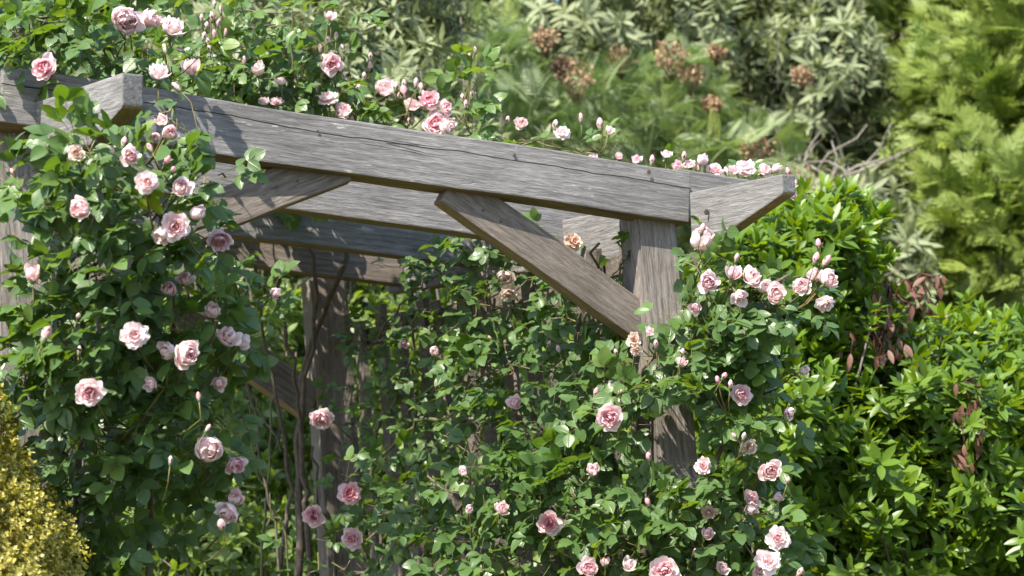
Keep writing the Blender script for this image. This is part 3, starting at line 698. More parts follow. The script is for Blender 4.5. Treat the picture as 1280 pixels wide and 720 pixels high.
BL_RIGHT = [(878, 302, 33, 4.95, 'half', 'pale', (.0, .5, .7)), (886, 353, 37, 4.92, 'cup', 'pink', (.0, .1, .9)), (916, 345, 27, 4.92, 'half', 'pink', (0, .7, .5)), (938, 347, 31, 4.92, 'cup', 'pale', (.2, .4, .7)), (923, 369, 27, 4.9, 'half', 'pink', (.1, -.3, .8)), (952, 360, 22, 4.93, 'half', 'pale', (.3, .1, .8)),
          (969, 368, 30, 4.9, 'cup', 'pale', (0, .2, .8)), (1001, 358, 32, 4.88, 'cup', 'pale', (-.1, .3, .8)), (1035, 350, 29, 4.88, 'cup', 'pale', (.3, .3, .7)), (1031, 381, 30, 4.88, 'blown', 'pale', (.1, -.5, .7)), (1018, 346, 22, 4.9, 'half', 'pale', (-.2, .5, .6)), (870, 384, 20, 4.95, 'half', 'pink', (-.2, 0, .8)),
          (927, 493, 34, 4.92, 'open', 'pink', (.3, .1, .8)), (987, 514, 17, 4.95, 'half', 'pink', (0, -.4, .7)), (1003, 464, 14, 4.98, 'half', 'pale', (.3, .2, .7)), (851, 454, 17, 4.9, 'half', 'pink', (0, .6, .6)), (762, 521, 42, 4.9, 'open', 'pink', (0, -.2, .9)), (644, 506, 24, 5.3, 'half', 'pink', (.2, .5, .7)), (792, 424, 22, 4.95, 'blown', 'old', (-.1, .2, .8)), (796, 438, 18, 4.95, 'blown', 'old', (0, -.2, .8)),
          (812, 416, 15, 4.94, 'half', 'pink', (0, .7, .5)), (402, 524, 35, 5.9, 'open', 'pink', (.1, -.5, .8)), (392, 645, 34, 5.7, 'open', 'pink', (-.1, .0, .9)), (437, 616, 34, 5.6, 'open', 'pink', (.0, .3, .9)), (440, 673, 34, 5.6, 'open', 'pink', (-.1, .1, .9)), (627, 636, 26, 5.05, 'cup', 'pink', (.2, .6, .6)), (687, 654, 39, 5.0, 'open', 'pink', (0, .2, .9)),
          (740, 591, 20, 4.95, 'half', 'pink', (.2, .5, .7)), (735, 711, 34, 4.85, 'cup', 'pink', (.1, .3, .9)), (785, 707, 24, 4.85, 'half', 'pale', (.2, .5, .7)), (830, 714, 46, 4.82, 'open', 'pink', (0, .3, .9)), (757, 704, 14, 4.85, 'half', 'pink', (0, .7, .5)), (878, 582, 26, 4.85, 'blown', 'pale', (-.3, .1, .8)), (938, 560, 28, 4.85, 'blown', 'old', (.4, -.3, .6)), (962, 588, 36, 4.82, 'cup', 'pale', (.1, .1, .9)),
          (940, 624, 28, 4.84, 'cup', 'pale', (0, .4, .8)), (938, 634, 22, 4.82, 'half', 'pale', (0, -.5, .7)), (886, 642, 24, 4.85, 'blown', 'old', (-.2, -.5, .6)), (973, 672, 35, 4.8, 'blown', 'pale', (0, .2, .8)), (884, 666, 20, 4.82, 'half', 'pink', (0, .2, .9)), (960, 700, 38, 4.78, 'blown', 'pale', (0, .4, .8)), (903, 711, 22, 4.8, 'cup', 'pale', (0, .5, .7)), (950, 714, 28, 4.8, 'cup', 'pale', (-.2, .3, .8)),
          (972, 622, 14, 4.86, 'half', 'pink', (.3, .2, .7)), (632, 346, 24, 5.6, 'cup', 'old', (0, -.2, .8)), (636, 368, 26, 5.6, 'blown', 'old', (.1, -.4, .8)), (717, 302, 28, 5.35, 'blown', 'old', (.2, .3, .7)), (543, 438, 14, 5.8, 'half', 'pink', (0, 0, .9)), (505, 430, 14, 5.9, 'half', 'pink', (0, 0, .9)), (580, 590, 15, 5.2, 'half', 'pink', (-.3, .3, .8)), (587, 635, 13, 5.1, 'half', 'pink', (0, 0, .9))]
# --- rose on the left post
base = cPL.copy(); base[2] = 0
ro = Rose((cPL[0] + .15, cPL[1] - .25, 0), 'dense pink climbing rose smothering the left post and its cut beam tail', BL_LEFT)
for cl, n, yg in [((50, 30, 70, 45, 4.85, .2), 46, .1), ((20, 80, 40, 40, 4.75, .12), 22, .0), ((130, 50, 60, 45, 4.8, .18), 44, .12), ((215, 55, 40, 55, 4.85, .15), 18, .2),
                  ((10, 235, 30, 55, 4.3, .12), 14, .05), ((125, 205, 50, 26, 4.12, .08), 24, .15), ((60, 218, 26, 18, 4.2, .08), 7, .1), ((95, 170, 34, 14, 4.12, .05), 8, .2), ((215, 135, 20, 32, 4.35, .07), 9, .05),
                  ((195, 265, 55, 60, 4.22, .14), 44, .0), ((115, 270, 50, 50, 4.2, .12), 30, .0), ((120, 345, 75, 55, 4.25, .16), 46, .0), ((235, 350, 60, 52, 4.35, .14), 40, .05),
                  ((90, 430, 85, 60, 4.3, .2), 62, .05), ((225, 430, 75, 55, 4.36, .16), 54, .0), ((312, 395, 30, 38, 4.5, .1), 14, .2), ((120, 530, 75, 70, 4.4, .2), 66, -.03),
                  ((220, 530, 62, 70, 4.42, .18), 50, -.05), ((135, 640, 62, 75, 4.5, .22), 60, -.02), ((235, 595, 28, 36, 4.5, .1), 12, .0), ((115, 760, 75, 70, 4.5, .22), 40, -.02),
                  ((45, 470, 45, 40, 4.22, .1), 22, .1), ((265, 225, 14, 12, 4.5, .04), 4, .0), ((30, 380, 25, 25, 4.25, .1), 8, .05), ((272, 300, 20, 16, 4.6, .05), 5, .1)]:
    ro.leaves(cl, n, young=yg)
for pts, r0, r1 in [([(70, 1400, 4.55), (95, 700, 4.55), (110, 520, 4.5), (100, 400, 4.4), (130, 300, 4.3), (145, 210, 4.25)], .010, .003),
                    ([(80, 1400, 4.6), (120, 650, 4.6), (90, 480, 4.55), (70, 350, 4.45), (62, 250, 4.4), (50, 200, 4.4)], .008, .002),
                    ([(100, 1400, 4.55), (190, 700, 4.55), (180, 560, 4.5), (210, 420, 4.4), (200, 300, 4.3), (196, 200, 4.3)], .008, .003),
                    ([(180, 560, 4.5), (250, 480, 4.45), (300, 410, 4.5), (345, 372, 4.55)], .005, .002), ([(120, 640, 4.6), (60, 540, 4.5), (35, 470, 4.4)], .006, .003)]:
    ro.cane(pts, r0, r1)
for b in BL_LEFT:
    if b[4]: ro.bloom(b[0], b[1], b[2], b[3] - .04, b[4], b[5], face=b[6])
for b in [(58, 416, 17), (65, 135, 11), (95, 50, 10), (48, 52, 9), (206, 60, 10), (225, 62, 9), (180, 60, 9), (220, 108, 11), (209, 200, 11), (217, 212, 9), (155, 178, 11), (187, 184, 9), (98, 395, 8), (99, 438, 9), (277, 656, 14),
          (260, 535, 8), (213, 575, 8), (248, 495, 8), (248, 220, 8), (120, 10, 8), (16, 215, 8)]:
    ro.bud(b[0], b[1], b[2], 4.1 if b[1] > 140 else 4.7)
ro.done()

# --- rose over the roof
roof = Rose((cRP[0] - .12, cRP[1] - .1, 0), 'climbing rose growing up the shaded rear post and over the top of the front beam', BL_ROOF)
def py_at(px, d, z):
    z0, z1 = P(px, 0, d)[2], P(px, 720, d)[2]; return 720 * (z - z0) / (z1 - z0)
for px in (20, 110, 200, 290, 380):
    for d_ in (5.85, 6.2, 6.6):
        roof.leaves((px, py_at(px, d_, 2.84 - (px - 200) * .0004), 55, 30, d_, .2), 40, size=.045)
for px, py, rx, ry, off, dr, n, yg, sz in [(285, 85, 45, 30, 1.0, .12, 30, .3, .052), (345, 95, 45, 30, 1.0, .12, 38, .28, .052), (400, 105, 45, 32, 1.0, .12, 34, .3, .052), (445, 125, 40, 24, .95, .1, 26, .25, .052),
                      (345, 40, 50, 35, 1.1, .15, 14, .35, .05), (420, 40, 35, 40, 1.1, .12, 10, .3, .05), (300, 15, 60, 30, 1.1, .15, 12, .3, .05), (500, 145, 45, 16, .85, .08, 24, .2, .05), (565, 155, 40, 18, .8, .08, 24, .25, .05), (592, 110, 12, 32, .8, .04, 9, .55, .055),
                      (655, 178, 35, 10, .62, .06, 10, .25, .045), (740, 190, 30, 9, .6, .06, 12, .3, .04), (850, 214, 70, 9, .2, .05, 16, .2, .036), (945, 232, 35, 10, .15, .04, 8, .2, .036), (478, 165, 60, 12, .9, .15, 10, .1, .048),
                      (200, 90, 110, 45, 1.3, .3, 50, .0, .048), (60, 80, 90, 50, 1.3, .35, 34, .0, .048), (250, 120, 110, 30, 1.1, .2, 30, .0, .048)]:
    cl = (px, py, rx, ry, dA(px) + off, dr)
    roof.leaves(cl, n, size=sz, young=yg)
# old canes by the rear post, up through the roof
for pts, r0, r1, mt in [([(372, 1150, 6.5), (374, 720, 6.5), (376, 560, 6.48), (388, 440, 6.4), (420, 360, 6.3), (440, 285, 6.3)], .016, .008, 1),
                        ([(384, 1150, 6.45), (386, 700, 6.45), (380, 600, 6.42), (378, 500, 6.4), (396, 380, 6.3), (385, 300, 6.25)], .011, .006, 1),
                        ([(330, 1150, 6.3), (345, 720, 6.3), (362, 620, 6.3), (350, 520, 6.25), (330, 420, 6.2), (318, 330, 6.1)], .008, .005, 1),
                        ([(430, 1150, 6.5), (418, 690, 6.45), (400, 640, 6.42), (392, 560, 6.38)], .008, .004, 1), ([(345, 330, 6.1), (352, 400, 6.2), (372, 480, 6.3), (378, 560, 6.4)], .007, .006, 1),
                        ([(355, 1150, 6.1), (352, 720, 6.1), (330, 600, 6.1), (318, 520, 6.1), (300, 440, 6.1)], .005, .003, 1), ([(322, 1150, 6.3), (330, 690, 6.3), (335, 600, 6.3), (342, 480, 6.3)], .005, .003, 0),
                        ([(362, 1150, 6.1), (361, 700, 6.1), (340, 640, 6.1), (318, 560, 6.1), (312, 500, 6.1)], .004, .002, 0), ([(348, 560, 6.2), (320, 500, 6.2), (300, 470, 6.2)], .004, .002, 1)]:
    roof.cane(pts, r0, r1, mat=mt, wob=.006)
for pts in [[(268, 110, 5.75), (262, 40, 5.75), (266, 15, 5.75)], [(366, 110, 5.8), (364, 50, 5.8), (366, 5, 5.8)], [(400, 110, 5.8), (408, 50, 5.8), (413, 25, 5.8)], [(585, 150, 5.8), (588, 100, 5.8), (592, 66, 5.8)], [(505, 150, 5.8), (516, 120, 5.8), (524, 108, 5.8)]]:
    roof.cane(pts, .003, .0015, mat=2, n=8, wob=.002)
for b in BL_ROOF:
    roof.bloom(*b[:6], face=b[6])
for b in [(505, 115, 15), (265, 20, 9), (258, 32, 8), (273, 28, 8), (268, 42, 8), (285, 55, 8), (252, 22, 7), (505, 105, 9), (520, 103, 9), (515, 148, 9), (500, 120, 10), (526, 110, 10), (448, 110, 9), (462, 82, 8), (578, 122, 8), (590, 118, 8), (582, 130, 8), (594, 62, 6), (586, 70, 6),
          (750, 155, 12), (694, 156, 10), (726, 147, 9), (634, 150, 8), (815, 200, 10), (985, 215, 9), (395, 108, 10), (440, 150, 8), (480, 140, 10), (405, 72, 8), (378, 118, 8), (262, 60, 8), (855, 195, 9), (885, 212, 9), (908, 215, 10), (872, 212, 8), (255, 45, 8), (276, 12, 8), (282, 40, 7), (260, 52, 8), (268, 5, 7), (400, 60, 8), (420, 45, 8), (428, 60, 8), (410, 50, 7), (495, 108, 9), (530, 118, 8), (512, 150, 8), (480, 150, 8), (305, 75, 8), (370, 95, 8), (430, 95, 8), (455, 95, 8), (463, 70, 7)]:
    roof.bud(b[0], b[1], b[2], dA(b[0]) + float(np.interp(b[0], [500, 600, 780, 840], [.92, .74, .55, .12])), face=(rng.normal(0, .2), 1, .1))
roof.done()

# --- rose on the right post and trellis
rr = Rose((cPR[0] - .12, cPR[1] - .28, 0), 'leafy pink climbing rose covering the trellis and the right post below the brace', BL_RIGHT)
rr.spots += [(838, 545, 44, 5.4), (850, 525, 26, 5.4), (856, 568, 34, 5.4), (832, 380, 26, 5.4), (822, 345, 30, 5.4)]   # bare stretches of the post
def dT(px): return float(np.interp(px, [400, 808, 1000], [6.5, 5.22, 4.95]))
for px, py, rx, ry, dd, n, sz, yg in [
        (600, 320, 70, 30, -.05, 30, .038, .15), (680, 330, 60, 35, -.05, 26, .04, .05), (560, 350, 50, 35, 0, 24, .036, .1), (640, 385, 80, 45, -.1, 50, .042, .0), (730, 400, 50, 50, -.1, 34, .044, .0), (640, 460, 90, 45, -.15, 54, .046, -.02), (735, 478, 50, 38, -.2, 34, .048, .0),
        (600, 540, 80, 40, -.25, 36, .046, -.05), (710, 550, 62, 45, -.3, 44, .05, .0), (480, 420, 45, 40, -.05, 34, .032, .2), (450, 490, 50, 30, -.15, 26, .03, .25), (520, 470, 40, 45, 0, 18, .036, .0), (510, 330, 30, 25, .05, 12, .036, .15), (500, 530, 50, 45, -.12, 22, .036, .1), (560, 480, 45, 45, -.1, 24, .038, .05), (520, 640, 60, 40, -.3, 24, .042, .05), (470, 660, 40, 45, -.25, 14, .04, .1), (560, 410, 45, 35, -.05, 20, .036, .1),
        (540, 600, 70, 35, -.5, 26, .046, .0), (640, 600, 70, 40, -.5, 40, .05, .05), (730, 620, 75, 45, -.4, 50, .05, .05), (560, 680, 80, 45, -.65, 34, .05, .05), (650, 690, 80, 45, -.5, 46, .05, .08), (760, 690, 80, 50, -.4, 52, .05, .12), (440, 600, 40, 30, -.6, 10, .042, .05), (470, 570, 55, 45, 0, 14, .036, .0), (410, 700, 60, 40, -.5, 14, .044, .05), (640, 800, 220, 60, -.4, 50, .05, .0),
        (775, 345, 22, 45, .05, 12, .04, .25), (884, 345, 30, 42, -.12, 22, .05, .05), (872, 402, 30, 38, -.14, 24, .052, .0), (800, 458, 32, 22, -.2, 18, .05, .05), (920, 400, 55, 40, 0, 40, .05, -.05), (895, 445, 45, 42, -.05, 34, .05, -.03), (835, 480, 36, 22, -.2, 18, .05, .1), (940, 450, 30, 35, .05, 16, .05, .1),
        (965, 375, 50, 25, -.05, 16, .046, .1), (985, 360, 40, 20, 0, 8, .045, .2), (912, 515, 32, 40, -.05, 18, .05, .0), (768, 520, 28, 40, -.25, 20, .052, .1), (955, 520, 30, 40, .05, 12, .05, .15),
        (835, 618, 45, 26, -.2, 22, .05, .1), (900, 600, 50, 40, -.15, 36, .05, .08), (930, 660, 55, 50, -.12, 40, .05, .08), (850, 670, 60, 50, -.25, 44, .05, .12), (900, 760, 110, 60, -.1, 40, .05, .0), (975, 640, 25, 35, 0, 10, .05, .1)]:
    rr.leaves((px, py, rx, ry, dT(px) + dd, .12 if px > 700 else .16), n, size=sz, young=yg)
for pts, r0, r1, mt in [([(830, 1250, 5.1), (815, 720, 5.1), (790, 600, 5.1), (800, 480, 5.12), (850, 400, 5.1), (900, 370, 5.05), (990, 350, 4.95)], .011, .004, 1), ([(840, 1250, 5.1), (860, 720, 5.1), (895, 600, 5.05), (900, 480, 5.1), (880, 400, 5.1), (868, 320, 5.0)], .009, .004, 1),
                        ([(760, 1250, 5.2), (700, 700, 5.3), (660, 560, 5.5), (640, 450, 5.65), (600, 340, 5.8)], .010, .004, 1), ([(520, 524, 6.0), (580, 523, 5.75), (620, 528, 5.6), (700, 540, 5.35)], .006, .005, 0), ([(445, 610, 6.2), (480, 570, 6.1), (520, 520, 6.0), (560, 440, 5.9), (600, 380, 5.8)], .006, .004, 0),
                        ([(440, 720, 6.2), (500, 690, 5.9), (560, 640, 5.7), (640, 600, 5.5)], .007, .004, 1), ([(500, 1150, 6.2), (470, 600, 6.2), (500, 480, 6.1), (520, 380, 6.0)], .006, .004, 1), ([(740, 1150, 5.3), (742, 640, 5.35), (738, 440, 5.4), (742, 300, 5.3)], .006, .004, 1),
                        ([(460, 440, 6.2), (520, 360, 6.0), (560, 330, 5.9)], .004, .002, 1), ([(780, 290, 5.3), (779, 330, 5.3), (786, 380, 5.3)], .004, .003, 0), ([(560, 1150, 5.8), (590, 640, 5.75), (560, 520, 5.9), (545, 400, 5.95)], .006, .004, 1), ([(640, 1150, 5.6), (600, 720, 5.6), (520, 660, 5.8), (470, 640, 6.0)], .007, .003, 1),
                        ([(900, 600, 5.0), (940, 560, 4.98), (965, 500, 5.0), (1000, 465, 5.0)], .003, .0015, 2), ([(930, 520, 5.0), (960, 480, 5.0), (1000, 462, 5.0)], .0025, .0015, 2)]:
    rr.cane(pts, r0, r1, mat=mt)
for b in BL_RIGHT:
    rr.bloom(*b[:6], face=b[6])
for b in [(878, 286, 11), (1023, 305, 11), (1020, 323, 12), (1033, 326, 13), (776, 490, 10), (775, 503, 9), (745, 490, 10), (762, 483, 8), (772, 569, 12), (811, 571, 10), (810, 628, 10), (612, 708, 13), (629, 716, 12), (775, 692, 10), (490, 610, 8), (1000, 715, 10), (913, 480, 9), (905, 470, 8), (897, 475, 9), (918, 545, 8), (853, 440, 8), (698, 436, 8), (770, 440, 7), (921, 322, 9), (868, 690, 8), (805, 690, 8), (820, 430, 9), (686, 430, 8), (612, 425, 9), (690, 470, 7), (930, 545, 8), (985, 600, 7), (700, 360, 8)]:
    rr.bud(b[0], b[1], b[2], dT(b[0]) - .32, face=(rng.normal(0, .3), .8, .3))
rr.done()

# ------------------------------------------------------------------ shrubs and trees behind
T_LANCE = [leaf_tpl(0.24, 3, 0.8, 0.5, fold=.2, droop=d) for d in (.1, .3)]
T_LAUREL = [leaf_tpl(0.36, 4, 0.8, 0.5, fold=.22, droop=d) for d in (.05, .25)]
T_SMALL = [leaf_tpl(0.55, 2, 0.8, 0.5, fold=.15, droop=.1)]
T_BROAD = [leaf_tpl(0.5, 3, 0.75, 0.45, fold=.15, droop=d) for d in (.1, .25)]

def lobes_points(lobes, n, jit=.12, inner=.25, gap=.0):
    """points and outward directions over the skin of a union of ellipsoids, with some inside"""
    L_ = []
    for px, py, rx, ry, d, dr in lobes:
        L_.append((P(px, py, d), rx / F_PX * d, ry / F_PX * d, dr))
    area = np.array([a * b + a * c + b * c for _, a, b, c in L_]); wgt = area * np.array([.3 if l[1] > 780 else 1.0 for l in lobes]); cnt = np.maximum(1, (n * wgt / wgt.sum()).astype(int))
    PP, DD = [], []
    for i, ((c, a, b, e), k) in enumerate(zip(L_, cnt)):
        u = rand_dir(k); rad = np.where(rng.random(k) < inner, rng.uniform(.45, .9, k), 1 + rng.normal(0, jit, k))
        # lumpy surface
        ph = rng.uniform(0, 6, 6)
        lump = 1 + .11 * np.sin(5 * u[:, 0] + ph[0]) * np.sin(5 * u[:, 2] + ph[1]) + .09 * np.sin(9 * u[:, 1] + ph[2]) * np.sin(8 * u[:, 2] + ph[3])
        q = u * (rad * lump)[:, None]
        p = c + q[:, :1] * a * RGT + q[:, 2:] * b * UPV + q[:, 1:2] * e * FWD
        dn = unit(u[:, :1] / a * RGT + u[:, 2:] / b * UPV + u[:, 1:2] / e * FWD)
        keep = p[:, 2] > 0.05
        for j, (c2, a2, b2, e2) in enumerate(L_):
            if j == i: continue
            r = p - c2
            inside = ((r @ RGT) / a2) ** 2 + ((r @ UPV) / b2) ** 2 + ((r @ FWD) / e2) ** 2 < .45
            keep &= ~inside
        keep &= rng.random(k) > gap
        PP.append(p[keep]); DD.append(dn[keep])
    return np.concatenate(PP), np.concatenate(DD)

def whorls(lv, p, ax, size, rnd, tpls, tiers=((.0, .7, 6), (.35, 1.1, 6)), mat=0, sj=.18):
    """shoots with rings of leaves; tiers: (distance down the shoot in leaf lengths, opening angle, leaves)"""
    N = len(p); ax = unit(ax); t = unit(np.cross(ax, rand_dir(N))); b = np.cross(ax, t)
    vig = rng.uniform(.55, 1.5, N); opn = rng.normal(0, .16, N)
    for ti, (dn, op, k) in enumerate(tiers):
        base = p - ax * (dn * size * vig)[:, None]
        a0 = rng.uniform(0, 6.28, N)
        for j in range(k):
            an = a0 + 2 * math.pi * j / k + rng.normal(0, .22, N); o = op + opn + rng.normal(0, .24, N)
            rad = t * np.cos(an)[:, None] + b * np.sin(an)[:, None]
            d = ax * np.cos(o)[:, None] + rad * np.sin(o)[:, None] + Z * -.06
            nn = ax * np.sin(o)[:, None] - rad * np.cos(o)[:, None] + rng.normal(0, .15, (N, 3))
            w_ = rng.integers(0, len(tpls), N); s_ = size * rng.uniform(1 - sj * 1.5, 1 + sj, N)
            on = rng.random(N) > .12
            for q in range(len(tpls)):
                mk = (w_ == q) & on
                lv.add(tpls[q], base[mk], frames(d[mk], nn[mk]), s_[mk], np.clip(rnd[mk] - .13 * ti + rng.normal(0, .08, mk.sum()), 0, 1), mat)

def branches(br, p, roots, k, r0=.012, r1=.003, mat=0):
    """woody limbs from the roots up to k of the shoot points"""
    idx = rng.choice(len(p), min(k, len(p)), replace=False)
    for i in idx:
        e = p[i]; r = roots[np.argmin(np.linalg.norm((roots - e) * np.array([1, 1, .15]), axis=1))]
        m1 = r + (e - r) * .4 + np.array([0, 0, .25]) * np.linalg.norm(e - r) * .4 + rng.normal(0, .06, 3)
        m2 = r + (e - r) * .75 + np.array([0, 0, .1]) * np.linalg.norm(e - r) * .3 + rng.normal(0, .05, 3)
        br.tube([r, r + (m1 - r) * .5 + rng.normal(0, .04, 3), m1, m2, e], r0, r1, mat=mat, sides=5)

def shrub(name, label, cat, lobes, n, size, tpls, mat, tiers, rnd0=.5, rsd=.2, up=.35, inner=.25, jit=.1, gap=0., nbr=40, group=None, szj=.2, sunb=0.):
    cen = P(lobes[0][0], lobes[0][1], lobes[0][4])
    root = empty(name, (cen[0], cen[1], 0), label, cat, group)
    p, d = lobes_points(lobes, n, jit, inner, gap)
    ax = unit(d * .8 + Z * up + SUNV * sunb + rng.normal(0, .3, d.shape))
    lv = Leaves(); rnd = np.clip(rng.normal(rnd0, rsd, len(p)), 0, 1)
    s_ = size * rng.uniform(1 - szj, 1 + szj, len(p))
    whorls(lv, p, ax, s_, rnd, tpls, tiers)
    br = Leaves()
    roots = np.array([[P(l[0], l[1], l[4])[0] + rng.normal(0, .12), P(l[0], l[1], l[4])[1] + .1 + rng.normal(0, .12), -.02] for l in lobes])
    branches(br, p, roots, nbr)
    # short twigs under the shoots
    for i in rng.choice(len(p), min(len(p), 260), replace=False):
        br.tube([p[i] - ax[i] * size * 2.6 - Z * .03 + rng.normal(0, .012, 3), p[i] - ax[i] * size * 1.2, p[i]], .004, .002, sides=4)
    return root, p, ax, lv, br

def finish(root, lv, br, mats, bark=M_BARK, smooth=True):
    link('foliage', lv.mesh('foliage', mats, smooth), root)
    link('branches', br.mesh('branches', [bark]), root)

# golden shrub in front of the left post
M_GOLD = leaf_mat('golden_leaf', [(0, (0.13, 0.16, 0.02)), (.4, (0.40, 0.37, 0.04)), (.8, (0.60, 0.52, 0.075)), (1, (0.70, 0.63, 0.2))], (.45, .4, .12), rough=.42, transl=.3, tcol=(.6, .5, .04))
g, p, ax, lv, br = shrub('golden_shrub', 'golden yellow clipped shrub of tiny leaves in the bottom left corner, before the left post', 'shrub',
                         [(-45, 745, 130, 185, 4.1, .32), (-105, 640, 126, 185, 4.1, .3), (-30, 1000, 200, 300, 4.2, .45)], 26000, .0100, T_SMALL, M_GOLD, ((0, .7, 4), (.8, 1.0, 4), (1.7, 1.1, 4)), rnd0=.5, rsd=.22, up=.5, inner=.12, jit=.05, nbr=30)
finish(g, lv, br, [M_GOLD])

# bright green glossy evergreens at the lower right
M_LAUREL = leaf_mat('laurel_leaf', [(0, (0.025, 0.075, 0.006)), (.4, (0.07, 0.15, 0.008)), (.75, (0.16, 0.26, 0.010)), (1, (0.27, 0.36, 0.02))], (.10, .17, .025), rough=.38, transl=.38, tcol=(.34, .46, .004), spec=.38)
M_DEAD = leaf_mat('dead_leaf', [(0, (0.05, 0.02, 0.012)), (.5, (0.14, 0.05, 0.025)), (1, (0.30, 0.14, 0.07))], (.15, .07, .05), rough=.6, transl=.2, tcol=(.35, .1, .04))
TL = ((0, .55, 5), (.3, 1.0, 6), (.75, 1.35, 6))
def dead_sprays(root, spots):
    for px, py, rx, ry, d, n in spots:
        dv = Leaves(); a = rng.uniform(-1, 1, (n, 3)); p = P(px + a[:, 0] * rx, py + a[:, 1] * ry, d + a[:, 2] * .08)
        dd = -Z * .9 + rng.normal(0, .4, (n, 3))
        dv.add(T_LAUREL[1], p, frames(dd, VIEW + rng.normal(0, .5, (n, 3))), rng.uniform(.034, .058, n), rng.random(n))
        for i in range(0, n, 2):
            dv.tube([P(px, py - ry, d + .05), (P(px, py - ry, d) + p[i]) / 2 + rng.normal(0, .02, 3), p[i]], .003, .0015, sides=4, rnd=.1)
        o = link('dead_spray', dv.mesh('dead_spray', [M_DEAD]), root); o['label'] = 'withered red brown leaves'
for lab, lobes, n, spots in [
    ('bright glossy evergreen bush with withered brown sprays, filling the lower right of the garden', [(1165, 520, 110, 110, 6.85, .6), (1100, 660, 120, 120, 6.65, .5), (1240, 660, 120, 130, 6.7, .6), (1260, 450, 70, 60, 7.2, .6), (1085, 490, 75, 70, 6.75, .45), (1075, 580, 85, 85, 6.65, .45), (1130, 1000, 300, 330, 7.5, 1.0)], 2300,
        [(1212, 535, 22, 30, 6.22, 12), (1200, 572, 14, 8, 6.12, 6), (1150, 460, 12, 10, 6.3, 4), (1205, 495, 18, 18, 6.25, 9)]),
    ('yellow green glossy bush right behind the cut tail of the right cross beam', [(1020, 300, 70, 62, 6.9, .45), (960, 330, 70, 60, 6.7, .4), (1040, 400, 70, 60, 6.9, .45), (980, 1000, 120, 420, 7.2, .5)], 1000,
        [(1112, 392, 40, 34, 6.5, 34), (1150, 368, 30, 26, 6.6, 22), (1072, 428, 22, 18, 6.4, 14), (1105, 428, 30, 16, 6.4, 16)]),
    ('glossy green bush just right of the right post, behind the rose', [(960, 520, 90, 90, 6.5, .45), (1010, 440, 60, 60, 6.7, .4), (990, 650, 90, 100, 6.6, .5), (870, 640, 90, 90, 6.9, .4), (960, 1000, 150, 300, 6.8, .6)], 1150, [])]:
    g, p, ax, lv, br = shrub('evergreen_bush', lab, 'bush', lobes, int(n * 1.15), .064, T_LAUREL, M_LAUREL, TL, rnd0=.52, rsd=.24, up=.55, inner=.3, jit=.12, nbr=50, group='glossy evergreen bushes', sunb=.25)
    dead_sprays(g, spots); finish(g, lv, br, [M_LAUREL])

# pale silver green shrubs
def far(lobes, k): return [(l[0], l[1], l[2], l[3], l[4] * k, l[5] * k) for l in lobes]
M_SILVER = leaf_mat('silver_leaf', [(0, (0.085, 0.11, 0.04)), (.5, (0.17, 0.20, 0.085)), (1, (0.28, 0.31, 0.15))], (.23, .26, .15), rough=.55, transl=.3, tcol=(.26, .32, .08), spec=.25)  # silvery leaf tone, painted paler in place of a haze glow
TS = ((0, .7, 6), (.25, 1.2, 7), (.7, 1.7, 6))
for lab, lobes, n, bare in [
    ('grey green long leaved shrub behind the roses above the left end of the front beam', [(470, 110, 90, 95, 8.6, .6), (300, 60, 130, 110, 8.8, .6), (480, 0, 100, 90, 9.2, .6), (540, 180, 70, 60, 8.3, .4), (400, 220, 200, 140, 9.0, .6), (400, 1000, 250, 600, 9.3, .7)], 2100, False),
    ('silvery long leaved shrub at the top centre with a grey trunk showing', [(690, 50, 110, 80, 8.8, .5), (870, 60, 90, 80, 9.0, .6), (790, -40, 160, 90, 9.1, .6), (780, 140, 100, 60, 9.0, .4), (760, 700, 250, 500, 9.9, .7)], 1700, False),
    ('silvery long leaved shrub with bare grey twigs, before the feathery conifers', [(1010, 110, 90, 95, 9.0, .6), (1060, 290, 95, 80, 8.3, .5), (960, 10, 110, 80, 9.6, .6), (1110, 220, 60, 60, 8.8, .4), (930, 200, 60, 60, 9.3, .4), (1090, 330, 70, 60, 8.0, .4), (1000, 800, 220, 420, 9.3, .7)], 1900, True)]:
    K = 1.0 if lobes[0][0] < 500 else 1.4; lobes = far(lobes, K)
    g, p, ax, lv, br = shrub('silver_shrub', lab, 'shrub', lobes, n, .084 * K, T_LANCE, M_SILVER, TS, rnd0=.5, rsd=.22, up=.5, inner=.3, jit=.13, nbr=60, group='silver green shrubs')
    if bare:
        tw = Leaves(); g2 = np.random.default_rng(5)
        for k in range(46):
            s0 = P(g2.uniform(960, 1080), g2.uniform(215, 300), g2.uniform(8.1, 8.5) * 1.4); dr = g2.uniform(-.9, 1.0); pts = [s0]; v = RGT * dr * .5 + UPV * g2.uniform(.2, 1.0)
            for _ in range(5): v = unit(v + g2.normal(0, .35, 3)); pts.append(pts[-1] + v * g2.uniform(.07, .14))
            tw.tube(pts, .008, .003, sides=5)
        link('bare_twigs', tw.mesh('bare_twigs', [M_TWIG]), g)
    finish(g, lv, br, [M_SILVER])

